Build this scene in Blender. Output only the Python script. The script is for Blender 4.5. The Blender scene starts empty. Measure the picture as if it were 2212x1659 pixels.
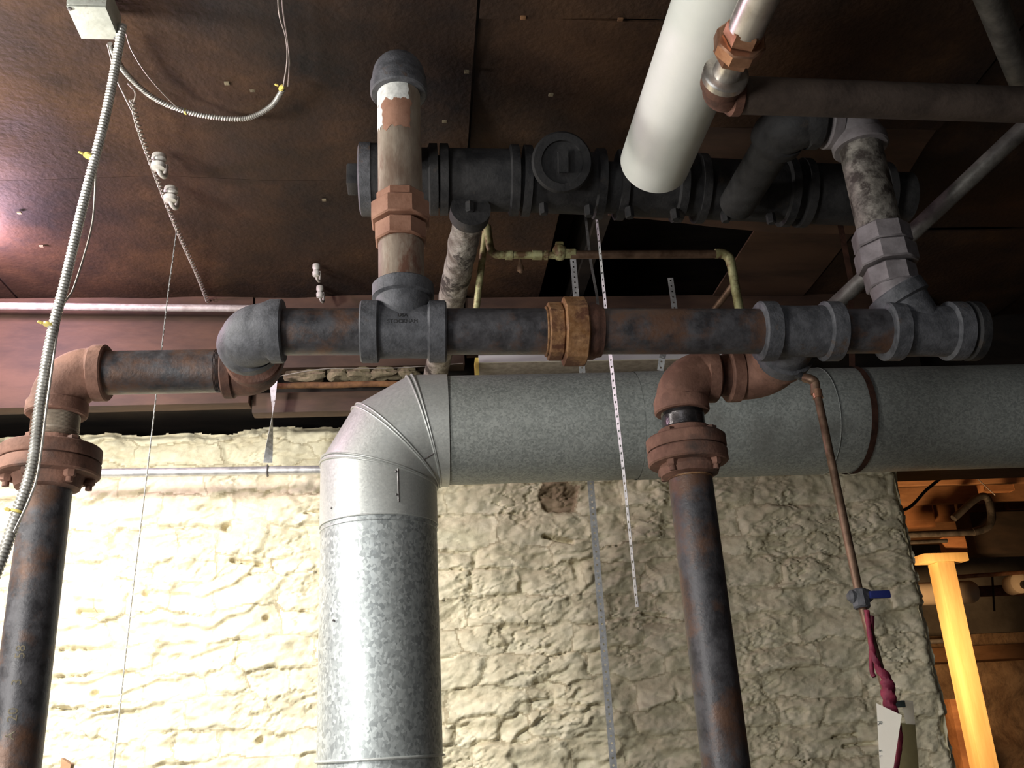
import bpy, bmesh, math, random
import numpy as np
from math import radians, sin, cos, pi, tau, sqrt
from mathutils import Vector, Matrix

random.seed(7)
SC = bpy.context.scene
COL = SC.collection

# ---------------------------------------------------------------- camera
F, W, H = 2050.0, 2212.0, 1659.0
PITCH, YAW, ROLL = radians(20.6), radians(6.0), radians(3.3)
CAM = Vector((0, 0, 1.5))
fwd = Vector((sin(YAW)*cos(PITCH), cos(YAW)*cos(PITCH), sin(PITCH)))
r0 = Vector((cos(YAW), -sin(YAW), 0)); u0 = r0.cross(fwd)
RT = r0*cos(ROLL) - u0*sin(ROLL); UP = u0*cos(ROLL) + r0*sin(ROLL)
cd = bpy.data.cameras.new('camera'); cam = bpy.data.objects.new('camera', cd); COL.objects.link(cam)
cd.sensor_fit = 'HORIZONTAL'; cd.sensor_width = 36.0; cd.lens = 36.0*F/W; cd.clip_start = 0.02
cam.matrix_world = Matrix(((RT.x, UP.x, -fwd.x, CAM.x), (RT.y, UP.y, -fwd.y, CAM.y), (RT.z, UP.z, -fwd.z, CAM.z), (0, 0, 0, 1)))
SC.camera = cam

# ---------------------------------------------------------------- world, lamps and added fill lights, exposure
w = bpy.data.worlds.new('world'); SC.world = w; w.use_nodes = True
w.node_tree.nodes['Background'].inputs[0].default_value = (0.55, 0.6, 0.75, 1)
w.node_tree.nodes['Background'].inputs[1].default_value = 0.02
SC.view_settings.view_transform = 'Standard'; SC.view_settings.look = 'None'
SC.view_settings.exposure = 0.62; SC.view_settings.gamma = 1.0; SC.view_settings.use_curve_mapping = False

def lamp(name, kind, loc, energy, color, size=0.08, aim=None, spot=None, blend=1.0):
    d = bpy.data.lights.new(name, kind); d.energy = energy; d.color = color
    if kind in ('POINT', 'SPOT'): d.shadow_soft_size = size
    if kind == 'AREA': d.size = size
    if kind == 'SPOT': d.spot_size = radians(spot); d.spot_blend = blend
    o = bpy.data.objects.new(name, d); COL.objects.link(o); o.location = loc
    if aim is not None: o.rotation_euler = (Vector(aim)-Vector(loc)).to_track_quat('-Z', 'Y').to_euler()
    return o
lamp('utility_lamp', 'POINT', (-1.38, 1.58, 2.60), 46, (1.0, 0.96, 0.90), 0.09)
lamp('shop_lamp', 'SPOT', (-1.5, 1.62, 2.45), 205, (1.0, 0.98, 0.92), 0.12, aim=(-0.80, 3.3, 1.10), spot=96)
lamp('flare_glow_fill', 'POINT', (-1.32, 2.58, 2.90), 20, (1.0, 0.66, 0.84), 0.05)  # added pink light imitating lens flare on the left ceiling
lamp('front_fill', 'AREA', (-0.9, -1.3, 2.75), 12, (0.92, 0.96, 1.0), 1.3, aim=(0.5, 3.3, 1.8))  # added soft fill from behind the camera for pipes and wall
lamp('right_wall_fill', 'AREA', (-1.7, 0.3, 1.6), 28, (1.0, 0.98, 0.93), 0.7, aim=(1.1, 3.3, 1.3))  # added fill from the left, evens out the right-hand wall
lamp('back_room_lamp', 'SPOT', (2.05, 4.0, 1.75), 50, (1.0, 0.56, 0.24), 0.06, aim=(3.0, 5.4, 2.05), spot=150, blend=.5)

def ray(px, py): return fwd*F + RT*(px-W/2) - UP*(py-H/2)
def at(px, py, X=None, Y=None, Z=None):
    d = ray(px, py)
    t = Y/d.y if Y is not None else ((Z-CAM.z)/d.z if Z is not None else X/d.x)
    return CAM + d*t

# ---------------------------------------------------------------- materials
def N(nt, typ, **kw):
    n = nt.nodes.new(typ)
    for k, v in kw.items():
        if k.startswith('i_'):
            n.inputs[k[2:].replace('_', ' ')].default_value = v
        else: setattr(n, k, v)
    return n
def ramp(nt, src, stops, interp='LINEAR', soft=False):
    r = nt.nodes.new('ShaderNodeValToRGB'); r.color_ramp.interpolation = interp
    e = r.color_ramp.elements
    while len(e) < len(stops): e.new(0.5)
    for i, (p, c) in enumerate(stops):
        e[i].position = p if not soft else .5+(p-.5)*.62; e[i].color = (*c, 1) if len(c) == 3 else c
    nt.links.new(src, r.inputs[0]); return r
def mat(name, base, scale=12, detail=6, rough=0.6, rough2=None, metal=0.0, bump=0.3, bscale=90, stretch=(1, 1, 1),
        patch=None, patch_scale=8, patch_pos=(0.5, 0.6), spec=0.5, rnd=0.0, bdist=0.002, coat=0.0):
    """base: list of (pos,color) read by a noise; patch: colour laid where a second noise passes patch_pos"""
    m = bpy.data.materials.new(name); m.use_nodes = True; nt = m.node_tree; L = nt.links
    b = nt.nodes['Principled BSDF']
    tc = N(nt, 'ShaderNodeTexCoord'); mp = N(nt, 'ShaderNodeMapping'); mp.inputs['Scale'].default_value = stretch
    L.new(tc.outputs['Object'], mp.inputs[0])
    n1 = N(nt, 'ShaderNodeTexNoise'); n1.inputs['Scale'].default_value = scale; n1.inputs['Detail'].default_value = detail
    n1.inputs['Roughness'].default_value = 0.65
    L.new(mp.outputs[0], n1.inputs['Vector'])
    col = ramp(nt, n1.outputs[0], base, soft=True).outputs[0]
    if patch:
        n2 = N(nt, 'ShaderNodeTexNoise'); n2.inputs['Scale'].default_value = patch_scale; n2.inputs['Detail'].default_value = 8
        n2.inputs['Roughness'].default_value = 0.7
        L.new(mp.outputs[0], n2.inputs['Vector'])
        r = ramp(nt, n2.outputs[0], [(patch_pos[0], (0, 0, 0)), (patch_pos[1], (1, 1, 1))])
        mx = N(nt, 'ShaderNodeMix', data_type='RGBA'); mx.inputs[7].default_value = (*patch, 1)
        L.new(r.outputs[0], mx.inputs[0]); L.new(col, mx.inputs[6]); col = mx.outputs[2]
    if rnd:
        oi = N(nt, 'ShaderNodeObjectInfo'); mr = N(nt, 'ShaderNodeMapRange')
        mr.inputs[3].default_value = 1-rnd; mr.inputs[4].default_value = 1+rnd*0.4
        L.new(oi.outputs['Random'], mr.inputs[0])
        vm = N(nt, 'ShaderNodeVectorMath', operation='SCALE'); L.new(col, vm.inputs[0]); L.new(mr.outputs[0], vm.inputs[3]); col = vm.outputs[0]
    L.new(col, b.inputs['Base Color'])
    b.inputs['Metallic'].default_value = metal; b.inputs['Specular IOR Level'].default_value = spec
    b.inputs['Coat Weight'].default_value = coat
    if rough2 is not None:
        mr = N(nt, 'ShaderNodeMapRange'); mr.inputs[1].default_value = .3; mr.inputs[2].default_value = .7
        mr.inputs[3].default_value = rough; mr.inputs[4].default_value = rough2
        L.new(n1.outputs[0], mr.inputs[0]); L.new(mr.outputs[0], b.inputs['Roughness'])
    else: b.inputs['Roughness'].default_value = rough
    if bump:
        n3 = N(nt, 'ShaderNodeTexNoise'); n3.inputs['Scale'].default_value = bscale; n3.inputs['Detail'].default_value = 5
        L.new(mp.outputs[0], n3.inputs['Vector'])
        bp = N(nt, 'ShaderNodeBump'); bp.inputs['Strength'].default_value = bump; bp.inputs['Distance'].default_value = bdist
        L.new(n3.outputs[0], bp.inputs['Height']); L.new(bp.outputs[0], b.inputs['Normal'])
    return m
def galv(name, vs, dark, light, metal=0.55, rough=0.42, stretch=(1, 1, 1), stain=None):
    m = bpy.data.materials.new(name); m.use_nodes = True; nt = m.node_tree; L = nt.links
    b = nt.nodes['Principled BSDF']
    tc = N(nt, 'ShaderNodeTexCoord'); mp = N(nt, 'ShaderNodeMapping'); mp.inputs['Scale'].default_value = stretch
    L.new(tc.outputs['Object'], mp.inputs[0])
    nz = N(nt, 'ShaderNodeTexNoise'); nz.inputs['Scale'].default_value = 60; L.new(mp.outputs[0], nz.inputs['Vector'])
    mxv = N(nt, 'ShaderNodeVectorMath', operation='MULTIPLY_ADD'); mxv.inputs[1].default_value = (.012,)*3
    L.new(nz.outputs['Color'], mxv.inputs[0]); L.new(mp.outputs[0], mxv.inputs[2])
    v = N(nt, 'ShaderNodeTexVoronoi'); v.inputs['Scale'].default_value = vs; L.new(mxv.outputs[0], v.inputs['Vector'])
    sp = N(nt, 'ShaderNodeSeparateColor'); L.new(v.outputs['Color'], sp.inputs[0])
    n2 = N(nt, 'ShaderNodeTexNoise'); n2.inputs['Scale'].default_value = 5; n2.inputs['Detail'].default_value = 6; L.new(mp.outputs[0], n2.inputs['Vector'])
    md = N(nt, 'ShaderNodeMath', operation='MULTIPLY_ADD'); md.inputs[1].default_value = 0.5
    mm = N(nt, 'ShaderNodeMath', operation='MULTIPLY'); mm.inputs[1].default_value = 0.5
    L.new(n2.outputs[0], mm.inputs[0]); L.new(sp.outputs[0], md.inputs[0]); L.new(mm.outputs[0], md.inputs[2])
    col = ramp(nt, md.outputs[0], [(0.12, dark), (0.85, light)]).outputs[0]
    if stain:
        n4 = N(nt, 'ShaderNodeTexNoise'); n4.inputs['Scale'].default_value = 3.2; n4.inputs['Detail'].default_value = 4; L.new(mp.outputs[0], n4.inputs['Vector'])
        rr = ramp(nt, n4.outputs[0], [(0.55, (0, 0, 0)), (0.72, (1, 1, 1))])
        mx = N(nt, 'ShaderNodeMix', data_type='RGBA'); mx.inputs[7].default_value = (*stain, 1)
        L.new(rr.outputs[0], mx.inputs[0]); L.new(col, mx.inputs[6]); col = mx.outputs[2]
    L.new(col, b.inputs['Base Color']); b.inputs['Metallic'].default_value = metal
    mr = N(nt, 'ShaderNodeMapRange'); mr.inputs[3].default_value = rough; mr.inputs[4].default_value = rough+.18
    L.new(sp.outputs[1], mr.inputs[0]); L.new(mr.outputs[0], b.inputs['Roughness'])
    return m

IRON = mat('black_iron', [(.3, (.040, .038, .042)), (.7, (.095, .092, .10))], scale=30, rough=.38, rough2=.6, metal=.25, bump=.35, bscale=160,
           patch=(.13, .070, .046), patch_scale=8, patch_pos=(.48, .62))
IRON_DK = mat('sooty_iron', [(.3, (.009, .009, .0105)), (.7, (.030, .029, .030))], scale=20, rough=.6, rough2=.8, metal=.1, bump=.5, bscale=120,
              patch=(.045, .033, .024), patch_scale=14, patch_pos=(.6, .7))
FIT = mat('cast_fitting', [(.3, (.060, .062, .070)), (.7, (.115, .117, .130))], scale=45, rough=.6, rough2=.75, metal=.1, bump=.5, bscale=220,
          patch=(.10, .06, .035), patch_scale=11, patch_pos=(.6, .7))
RUST = mat('rusty_fitting', [(.3, (.13, .062, .042)), (.7, (.27, .14, .10))], scale=14, rough=.75, rough2=.9, bump=.45, bscale=160,
           patch=(.075, .05, .042), patch_scale=6, patch_pos=(.55, .68))
RUST_DK = mat('dark_rust', [(.3, (.06, .028, .02)), (.7, (.15, .068, .045))], scale=20, rough=.75, rough2=.9, bump=.5, bscale=140)
CROSS = mat('dull_brown_pipe', [(.3, (.045, .032, .026)), (.7, (.085, .062, .050))], scale=14, rough=.65, bump=.4, bscale=120)
CONDUIT_DK = mat('dull_grey_pipe', [(.3, (.10, .095, .088)), (.7, (.20, .19, .175))], scale=22, rough=.5, metal=.2, bump=.4, bscale=120, stretch=(1, 1, 1))
RUST_ORG = mat('orange_rust_union', [(.3, (.20, .09, .03)), (.7, (.42, .24, .12))], scale=24, rough=.6, rough2=.8, metal=.2, bump=.5, bscale=140,
               patch=(.11, .042, .02), patch_scale=14, patch_pos=(.46, .58))
RED_UNION = mat('red_brown_union', [(.3, (.22, .10, .06)), (.7, (.34, .18, .12))], scale=14, rough=.65, rough2=.8, bump=.3, bscale=140)
PAINTED = mat('paint_spattered_pipe', [(.3, (.16, .11, .08)), (.7, (.33, .28, .22))], scale=16, rough=.5, rough2=.7, metal=.1, bump=.3, bscale=140, stretch=(1, 1, .35),
              patch=(.15, .07, .045), patch_scale=10, patch_pos=(.52, .62))
WHITEPATCH = mat('blown_white', [(.3, (.6, .6, .57)), (.7, (.85, .85, .82))], scale=60, rough=.5, bump=.4)
SCALY = mat('scaly_pipe', [(.3, (.10, .08, .065)), (.7, (.30, .28, .25))], scale=26, rough=.8, bump=1, bscale=60, bdist=.006,
            patch=(.035, .028, .024), patch_scale=12, patch_pos=(.52, .58))
SPECK = mat('speckled_pipe', [(.3, (.10, .09, .08)), (.7, (.28, .26, .23))], scale=40, rough=.5, rough2=.7, metal=.3, bump=.6, bscale=160,
            patch=(.05, .04, .035), patch_scale=22, patch_pos=(.5, .6))
GREYFIT = mat('grey_lavender_fitting', [(.3, (.13, .115, .12)), (.7, (.22, .20, .21))], scale=20, rough=.6, bump=.3, bscale=140)
CHROME = mat('nickel', [(.3, (.42, .38, .34)), (.7, (.75, .72, .68))], scale=14, rough=.25, rough2=.4, metal=.85, bump=.1)
COPPERNUT = mat('copper_nut', [(.3, (.35, .17, .10)), (.7, (.60, .34, .22))], scale=20, rough=.35, metal=.8, bump=.1)
COPPER = mat('tarnished_copper', [(.3, (.12, .07, .045)), (.7, (.24, .15, .10))], scale=25, rough=.4, rough2=.6, metal=.6, bump=.2)
BRASS = mat('verdigris_brass', [(.3, (.22, .19, .08)), (.7, (.46, .45, .24))], scale=30, rough=.55, metal=.3, bump=.3, patch=(.14, .08, .04), patch_scale=20, patch_pos=(.5, .6))
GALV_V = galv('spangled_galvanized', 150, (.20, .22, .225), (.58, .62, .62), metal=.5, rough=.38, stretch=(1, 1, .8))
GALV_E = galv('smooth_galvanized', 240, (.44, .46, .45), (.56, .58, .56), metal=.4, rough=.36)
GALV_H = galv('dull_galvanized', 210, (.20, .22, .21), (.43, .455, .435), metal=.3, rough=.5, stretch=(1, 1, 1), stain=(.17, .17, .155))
CONDUIT = mat('conduit_steel', [(.3, (.42, .42, .42)), (.7, (.62, .62, .62))], scale=30, rough=.3, rough2=.45, metal=.6, bump=.1)
CONDUIT_P = mat('painted_conduit', [(.3, (.30, .27, .25)), (.7, (.46, .43, .41))], scale=40, rough=.55, metal=.2, bump=.3)
ARMOR = mat('armoured_cable', [(.3, (.40, .39, .36)), (.7, (.62, .61, .57))], scale=30, rough=.35, metal=.55, bump=0)
STRAP = mat('galvanized_strap', [(.3, (.40, .41, .42)), (.7, (.62, .63, .64))], scale=60, rough=.45, metal=.2, bump=0)
STRAP_DK = mat('dull_strap', [(.3, (.15, .14, .14)), (.7, (.27, .26, .26))], scale=60, rough=.5, metal=.5, bump=0)
WHITE = mat('white_jacket', [(.3, (.66, .68, .64)), (.7, (.74, .76, .72))], scale=3, rough=.4, bump=.08, bscale=30)
WHITELIP = mat('white_enamel', [(.3, (.8, .8, .82)), (.7, (.86, .86, .88))], scale=3, rough=.35, bump=0)
BOXW = mat('painted_box', [(.3, (.46, .48, .42)), (.7, (.60, .62, .56))], scale=30, rough=.6, bump=.3, patch=(.25, .22, .17), patch_scale=14, patch_pos=(.6, .68))
CEIL = mat('sooty_ceiling_board', [(.1, (.022, .0125, .009)), (.5, (.056, .029, .016)), (.9, (.125, .064, .030))], scale=2.4, detail=9, rough=.62, rough2=.85, bump=.7, bscale=70, bdist=.003, spec=.25,
           patch=(.013, .010, .010), patch_scale=1.9, patch_pos=(.40, .66), rnd=.2)
BOARD = mat('brown_board', [(.3, (.040, .021, .014)), (.7, (.095, .050, .030))], scale=7, rough=.7, bump=.5, bscale=50, stretch=(.3, 1, 1))
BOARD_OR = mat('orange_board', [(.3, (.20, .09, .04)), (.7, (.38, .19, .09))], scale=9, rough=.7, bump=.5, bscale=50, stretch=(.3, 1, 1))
DARKWOOD = mat('dark_timber', [(.3, (.012, .009, .008)), (.7, (.035, .024, .018))], scale=9, rough=.85, bump=.5, bscale=40, stretch=(.3, 1, 1))  # near-black timber tone, also used for the void filler boards
RUSTLIP = mat('rusted_steel_lip', [(.3, (.08, .035, .015)), (.7, (.24, .12, .05))], scale=18, rough=.8, bump=.6, bscale=80)
WALL = mat('cream_painted_stone', [(.22, (.50, .43, .29)), (.5, (.70, .64, .46)), (.8, (.78, .73, .56))], scale=7, detail=8, rough=.75, bump=.6, bscale=55, bdist=.004,
           patch=(.46, .36, .24), patch_scale=3.5, patch_pos=(.6, .74), rnd=.05)
MORTAR = mat('cream_mortar', [(.3, (.42, .36, .24)), (.7, (.62, .56, .39))], scale=9, rough=.85, bump=.7, bscale=60, bdist=.004)
BARE = mat('bare_brown_stone', [(.3, (.22, .16, .10)), (.7, (.36, .28, .18))], scale=12, rough=.85, bump=.7, bscale=60, bdist=.004)
FARSTONE = mat('far_rough_wall', [(.3, (.30, .20, .13)), (.7, (.58, .42, .28))], scale=5, rough=.9, bump=1, bscale=14, bdist=.03)
CONCRETE = mat('grey_concrete', [(.3, (.16, .15, .14)), (.7, (.24, .23, .21))], scale=6, rough=.85, bump=.4)
PINE = mat('yellow_pine', [(.3, (.62, .45, .20)), (.7, (.78, .60, .30))], scale=6, rough=.5, bump=.2, bscale=40, stretch=(3, 3, .3))
CANVAS = mat('canvas_pipe_jacket', [(.3, (.52, .46, .38)), (.7, (.62, .56, .48))], scale=6, rough=.7, bump=.2)
OLDWOOD = mat('old_joist_wood', [(.3, (.14, .07, .035)), (.7, (.34, .19, .10))], scale=6, rough=.8, bump=.5, bscale=30, stretch=(.3, 1, 1))
INSUL = mat('dirty_insulation', [(.3, (.09, .07, .045)), (.7, (.26, .22, .14))], scale=10, rough=.95, bump=1, bscale=40, bdist=.006)
PORC = mat('grey_porcelain', [(.3, (.38, .36, .33)), (.7, (.6, .58, .55))], scale=20, rough=.4, bump=.1)
YEL = mat('yellow_plastic', [(.3, (.75, .60, .15)), (.7, (.85, .70, .2))], scale=5, rough=.4, bump=0)
BLUE = mat('blue_vinyl', [(.3, (.012, .018, .10)), (.7, (.02, .03, .16))], scale=5, rough=.45, bump=0)
RED = mat('dark_red_cord', [(.3, (.13, .008, .03)), (.7, (.24, .02, .05))], scale=30, rough=.7, bump=.3)
PAPER = mat('white_paper', [(.3, (.80, .78, .70)), (.7, (.86, .84, .76))], scale=5, rough=.8, bump=0)
PLASTIC = mat('yellowed_plastic_sleeve', [(.3, (.25, .22, .11)), (.7, (.36, .32, .18))], scale=8, rough=.3, bump=.1)
INK = mat('dark_ink', [(.3, (.03, .05, .05)), (.7, (.06, .08, .08))], scale=5, rough=.7, bump=0)
STENCIL = mat('faded_tan_stencil', [(.3, (.10, .085, .05)), (.7, (.17, .14, .09))], scale=90, rough=.7, bump=0)
TWINE = mat('pale_wire', [(.3, (.33, .30, .27)), (.7, (.5, .47, .43))], scale=50, rough=.5, metal=.4, bump=0)
LENSY = mat('floor_concrete', [(.3, (.13, .12, .11)), (.7, (.2, .19, .17))], scale=5, rough=.9, bump=.3)

# ---------------------------------------------------------------- object helpers
ORG = {}
def thing(name, label, cat, loc, group=None):
    o = bpy.data.objects.new(name, None); COL.objects.link(o); o.location = loc; o.empty_display_size = .05
    ORG[o.name] = Vector(loc); o['label'] = label; o['category'] = cat
    if group: o['group'] = group
    return o
def tag(o, label, cat, group=None):
    o['label'] = label; o['category'] = cat
    if group: o['group'] = group
    return o
def obj(name, bm, m, parent=None, loc=None, smooth=True, ang=38, label=None):
    org = ORG[parent.name] if parent is not None else (Vector(loc) if loc is not None else Vector((0, 0, 0)))
    me = bpy.data.meshes.new(name)
    bmesh.ops.recalc_face_normals(bm, faces=bm.faces)
    if smooth:
        for f in bm.faces: f.smooth = True
        for e in bm.edges:
            if len(e.link_faces) == 2 and e.calc_face_angle(0) > radians(ang): e.smooth = False
    bmesh.ops.translate(bm, verts=bm.verts, vec=-org)
    bm.to_mesh(me); bm.free(); me.materials.append(m)
    o = bpy.data.objects.new(name, me); COL.objects.link(o)
    if parent is not None: o.parent = parent
    elif loc is not None: o.location = loc
    ORG[o.name] = org.copy()
    if label: o['label'] = label
    return o
def structure(o): o['kind'] = 'structure'; return o

def frames(path):
    P = [Vector(p) for p in path]; n = len(P); T = []
    for i in range(n):
        a = P[max(i-1, 0)]; b = P[min(i+1, n-1)]
        d = (b-a)
        if d.length < 1e-9: d = T[-1] if T else Vector((0, 0, 1))
        T.append(d.normalized())
    ref = Vector((0, 0, 1)) if abs(T[0].z) < .9 else Vector((0, 1, 0))
    u = (ref - T[0]*ref.dot(T[0])).normalized(); U = [u]
    for i in range(1, n):
        u = U[-1] - T[i]*U[-1].dot(T[i])
        U.append(u.normalized())
    return P, T, U
def sweep(bm, path, rad, seg=32, cap=True, phase=0.0, fn=None):
    P, T, U = frames(path); rings = []
    if not hasattr(rad, '__len__'): rad = [rad]*len(P)
    s = 0
    for i, p in enumerate(P):
        if i: s += (P[i]-P[i-1]).length
        v = T[i].cross(U[i]); ring = []
        for k in range(seg):
            a = tau*k/seg + phase
            r = rad[i] if fn is None else fn(s, a, rad[i])
            ring.append(bm.verts.new(p + (U[i]*cos(a) + v*sin(a))*r))
        rings.append(ring)
    for i in range(len(rings)-1):
        for k in range(seg):
            k2 = (k+1) % seg
            bm.faces.new((rings[i][k], rings[i][k2], rings[i+1][k2], rings[i+1][k]))
    if cap:
        bm.faces.new(rings[0]); bm.faces.new(rings[-1])
    return bm
def straight(A, B, prof):
    """prof: list of (t in metres from A, radius) -> path points and radii along A->B"""
    A = Vector(A); B = Vector(B); d = (B-A).normalized()
    return [A+d*t for t, r in prof], [r for t, r in prof]
def lathe(A, B, prof, seg=32, phase=0.0, bm=None, cap=True):
    bm = bm or bmesh.new()
    A = Vector(A); B = Vector(B); T = (B-A).normalized()
    ref = Vector((0, 0, 1)) if abs(T.z) < .9 else Vector((0, -1, 0))
    U = (ref - T*ref.dot(T)).normalized(); V = T.cross(U); rings = []
    for t, r in prof:
        rings.append([bm.verts.new(A + T*t + (U*cos(tau*k/seg+phase) + V*sin(tau*k/seg+phase))*r) for k in range(seg)])
    for i in range(len(rings)-1):
        for k in range(seg):
            k2 = (k+1) % seg
            bm.faces.new((rings[i][k], rings[i][k2], rings[i+1][k2], rings[i+1][k]))
    if cap: bm.faces.new(rings[0]); bm.faces.new(rings[-1])
    return bm
def box(bm, c, s, rot=None, bev=0.0):
    r = bmesh.ops.create_cube(bm, size=1.0)
    vs = r['verts']
    for v in vs:
        q = Vector((v.co.x*s[0], v.co.y*s[1], v.co.z*s[2]))
        if rot is not None: q = rot @ q
        v.co = q + Vector(c)
    if bev:
        es = list({e for v in vs for e in v.link_edges})
        bmesh.ops.bevel(bm, geom=es, offset=bev, segments=2, affect='EDGES', profile=.7)
    return bm
def boxb(lo, hi, bev=0.0, bm=None):
    bm = bm or bmesh.new()
    return box(bm, [(a+b)/2 for a, b in zip(lo, hi)], [b-a for a, b in zip(lo, hi)], bev=bev)
def bez(pts, n=12):
    """Catmull-Rom through pts"""
    P = [Vector(p) for p in pts]; P = [P[0]*2-P[1]] + P + [P[-1]*2-P[-2]]; out = []
    for i in range(1, len(P)-2):
        for k in range(n):
            t = k/n; a, b, c, d = P[i-1], P[i], P[i+1], P[i+2]
            out.append(.5*((2*b) + (c-a)*t + (2*a-5*b+4*c-d)*t*t + (3*b-a-3*c+d)*t**3))
    out.append(P[-2]); return out
def resample(path, step):
    out = [Vector(path[0])]; acc = 0
    for i in range(1, len(path)):
        a = Vector(path[i-1]); b = Vector(path[i]); L = (b-a).length
        if L == 0: continue
        t = step-acc
        while t <= L:
            out.append(a+(b-a)*(t/L)); t += step
        acc = L-(t-step)
    return out

R3 = .0445        # 3 inch black iron pipe
def pipe_bm(A, B, r=R3, seg=40, threads=(0, 0), bm=None):
    """pipe with a few thread grooves at its ends"""
    L = (Vector(B)-Vector(A)).length; prof = []
    t = 0
    def thr(a, b):
        k = a
        while k < b:
            prof.append((k, r-.0012)); prof.append((k+.0013, r+.0004)); k += .0026
    if threads[0]: thr(0, threads[0])
    else: prof.append((0, r))
    prof.append((threads[0]+.001, r))
    n = max(2, int(L/.15))
    for i in range(1, n): 
        q = threads[0]+(L-threads[0]-threads[1])*i/n; prof.append((q, r))
    prof.append((L-threads[1]-.001, r))
    if threads[1]: thr(L-threads[1], L)
    else: prof.append((L, r))
    return lathe(A, B, prof, seg, bm=bm)
def elbow_bm(P, a, b, R=.062, L=.022, rb=.0515, rc=.0585, cw=.03, seg=40, n=14):
    """cast elbow: P corner point, a and b unit directions of its two openings"""
    P, a, b = Vector(P), Vector(a).normalized(), Vector(b).normalized()
    tot = R+L
    path = [P+a*tot, P+a*(tot-.003), P+a*(tot-cw), P+a*(tot-cw-.004)]; rad = [rc-.003, rc, rc, rb+.001]
    path += [P+a*(R*.995)] if tot-cw-.004 > R else []; rad += [rb] if tot-cw-.004 > R else []
    C = P+a*R+b*R
    for i in range(1, n):
        t = i/n*pi/2
        path.append(C - b*R*cos(t) - a*R*sin(t)); rad.append(rb + .003*sin(2*t))
    tail = [P+b*(tot-cw-.004), P+b*(tot-cw), P+b*(tot-.003), P+b*tot]; tr = [rb+.001, rc, rc, rc-.003]
    # drop arc samples that the collars overlap
    keep = [(p, r) for p, r in zip(path[4 if len(path) > 4 else 0:], rad[4:]) if (p-P).dot(b) < tot-cw-.005 and (p-P).dot(a) < tot-cw-.005]
    path = path[:4]+[k[0] for k in keep]+tail; rad = rad[:4]+[k[1] for k in keep]+tr
    return sweep(bmesh.new(), path, rad, seg)
def tee_bm(A, B, branch, rb=.0505, rc=.0595, cw=.032, bl=.085, seg=40, where=.5):
    A, B = Vector(A), Vector(B); L = (B-A).length
    bm = lathe(A, B, [(0, rc-.003), (.003, rc), (cw, rc), (cw+.004, rb+.001), (L/2, rb), (L-cw-.004, rb+.001), (L-cw, rc), (L-.003, rc), (L, rc-.003)], seg)
    C = A.lerp(B, where); br = Vector(branch).normalized()
    lathe(C, C+br*bl, [(0, rb-.004), (bl-cw-.016, rb), (bl-cw, rb+.002), (bl-cw+.004, rc), (bl-.003, rc), (bl, rc-.003)], seg, bm=bm)
    return bm
def nut_bm(A, B, r, n=8, ch=.003, phase=0.0):
    L = (Vector(B)-Vector(A)).length
    return lathe(A, B, [(0, r-ch), (ch, r), (L-ch, r), (L, r-ch)], n, phase)
def flange(root, C, r=.092, t=.024, gap=.003, m=None, nb=6, th0=.3, rp=R3):
    """bolted flange pair, axis vertical, C = middle point; returns the part"""
    C = Vector(C); m = m or RUST
    up = lathe(C+Vector((0, 0, gap/2)), C+Vector((0, 0, .2)), [(0, r-.002), (.003, r), (t, r), (t+.003, r-.003), (t+.004, r*.72), (t+.012, rp+.014), (t+.02, rp+.010), (t+.022, rp)], 48)
    p = obj('flange', up, m, root)
    lo = lathe(C-Vector((0, 0, gap/2)), C-Vector((0, 0, .2)), [(0, r-.002), (.003, r), (t, r), (t+.003, r-.003), (t+.004, r*.72), (t+.012, rp+.018), (t+.026, rp+.013), (t+.03, rp)], 48)
    obj('flange', lo, m, root)
    g = lathe(C-Vector((0, 0, gap/2)), C+Vector((0, 0, gap/2)), [(0, r-.006), (gap, r-.006)], 40)
    obj('gasket', g, RUST_DK, root)
    for k in range(nb):
        a = tau*k/nb+th0; q = C+Vector((cos(a), sin(a), 0))*(r-.02)
        b = nut_bm(q-Vector((0, 0, t+.018)), q-Vector((0, 0, t+.002)), .0115, 6)
        nut_bm2 = lathe(q-Vector((0, 0, t+.027)), q+Vector((0, 0, t+.016)), [(0, .0065), (2*t+.043, .0065)], 12, bm=b)
        lathe(q+Vector((0, 0, t+.003)), q+Vector((0, 0, t+.014)), [(0, .0115), (.011, .0115)], 6, bm=b)
        obj('bolt', b, m, p)
    return p
def union(root, A, B, m, spec, n=8, phase=0.0):
    """spec: (t0,t1,radius,sides) pieces along A->B in metres; first is the part, rest its sub-parts"""
    A, B = Vector(A), Vector(B); d = (B-A).normalized(); first = None
    for t0, t1, r, sides in spec:
        bm = nut_bm(A+d*t0, A+d*t1, r, sides, phase=phase)
        o = obj('union' if first is None else 'union_nut', bm, m, first or root)
        first = first or o
    return first

def text_on(body, size, m, parent, fn, name='lettering', depth=.0006, label=None):
    cu = bpy.data.curves.new(name, 'FONT'); cu.body = body; cu.size = size; cu.align_x = 'CENTER'; cu.align_y = 'CENTER'
    cu.extrude = depth; cu.resolution_u = 2
    t = bpy.data.objects.new(name, cu); COL.objects.link(t)
    dg = bpy.context.evaluated_depsgraph_get(); me = bpy.data.meshes.new_from_object(t.evaluated_get(dg))
    bpy.data.objects.remove(t); bpy.data.curves.remove(cu)
    bm = bmesh.new(); bm.from_mesh(me); bpy.data.meshes.remove(me)
    bmesh.ops.triangulate(bm, faces=bm.faces)
    for v in bm.verts: v.co = fn(v.co)
    o = obj(name, bm, m, parent, smooth=False, label=label); return o

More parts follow.
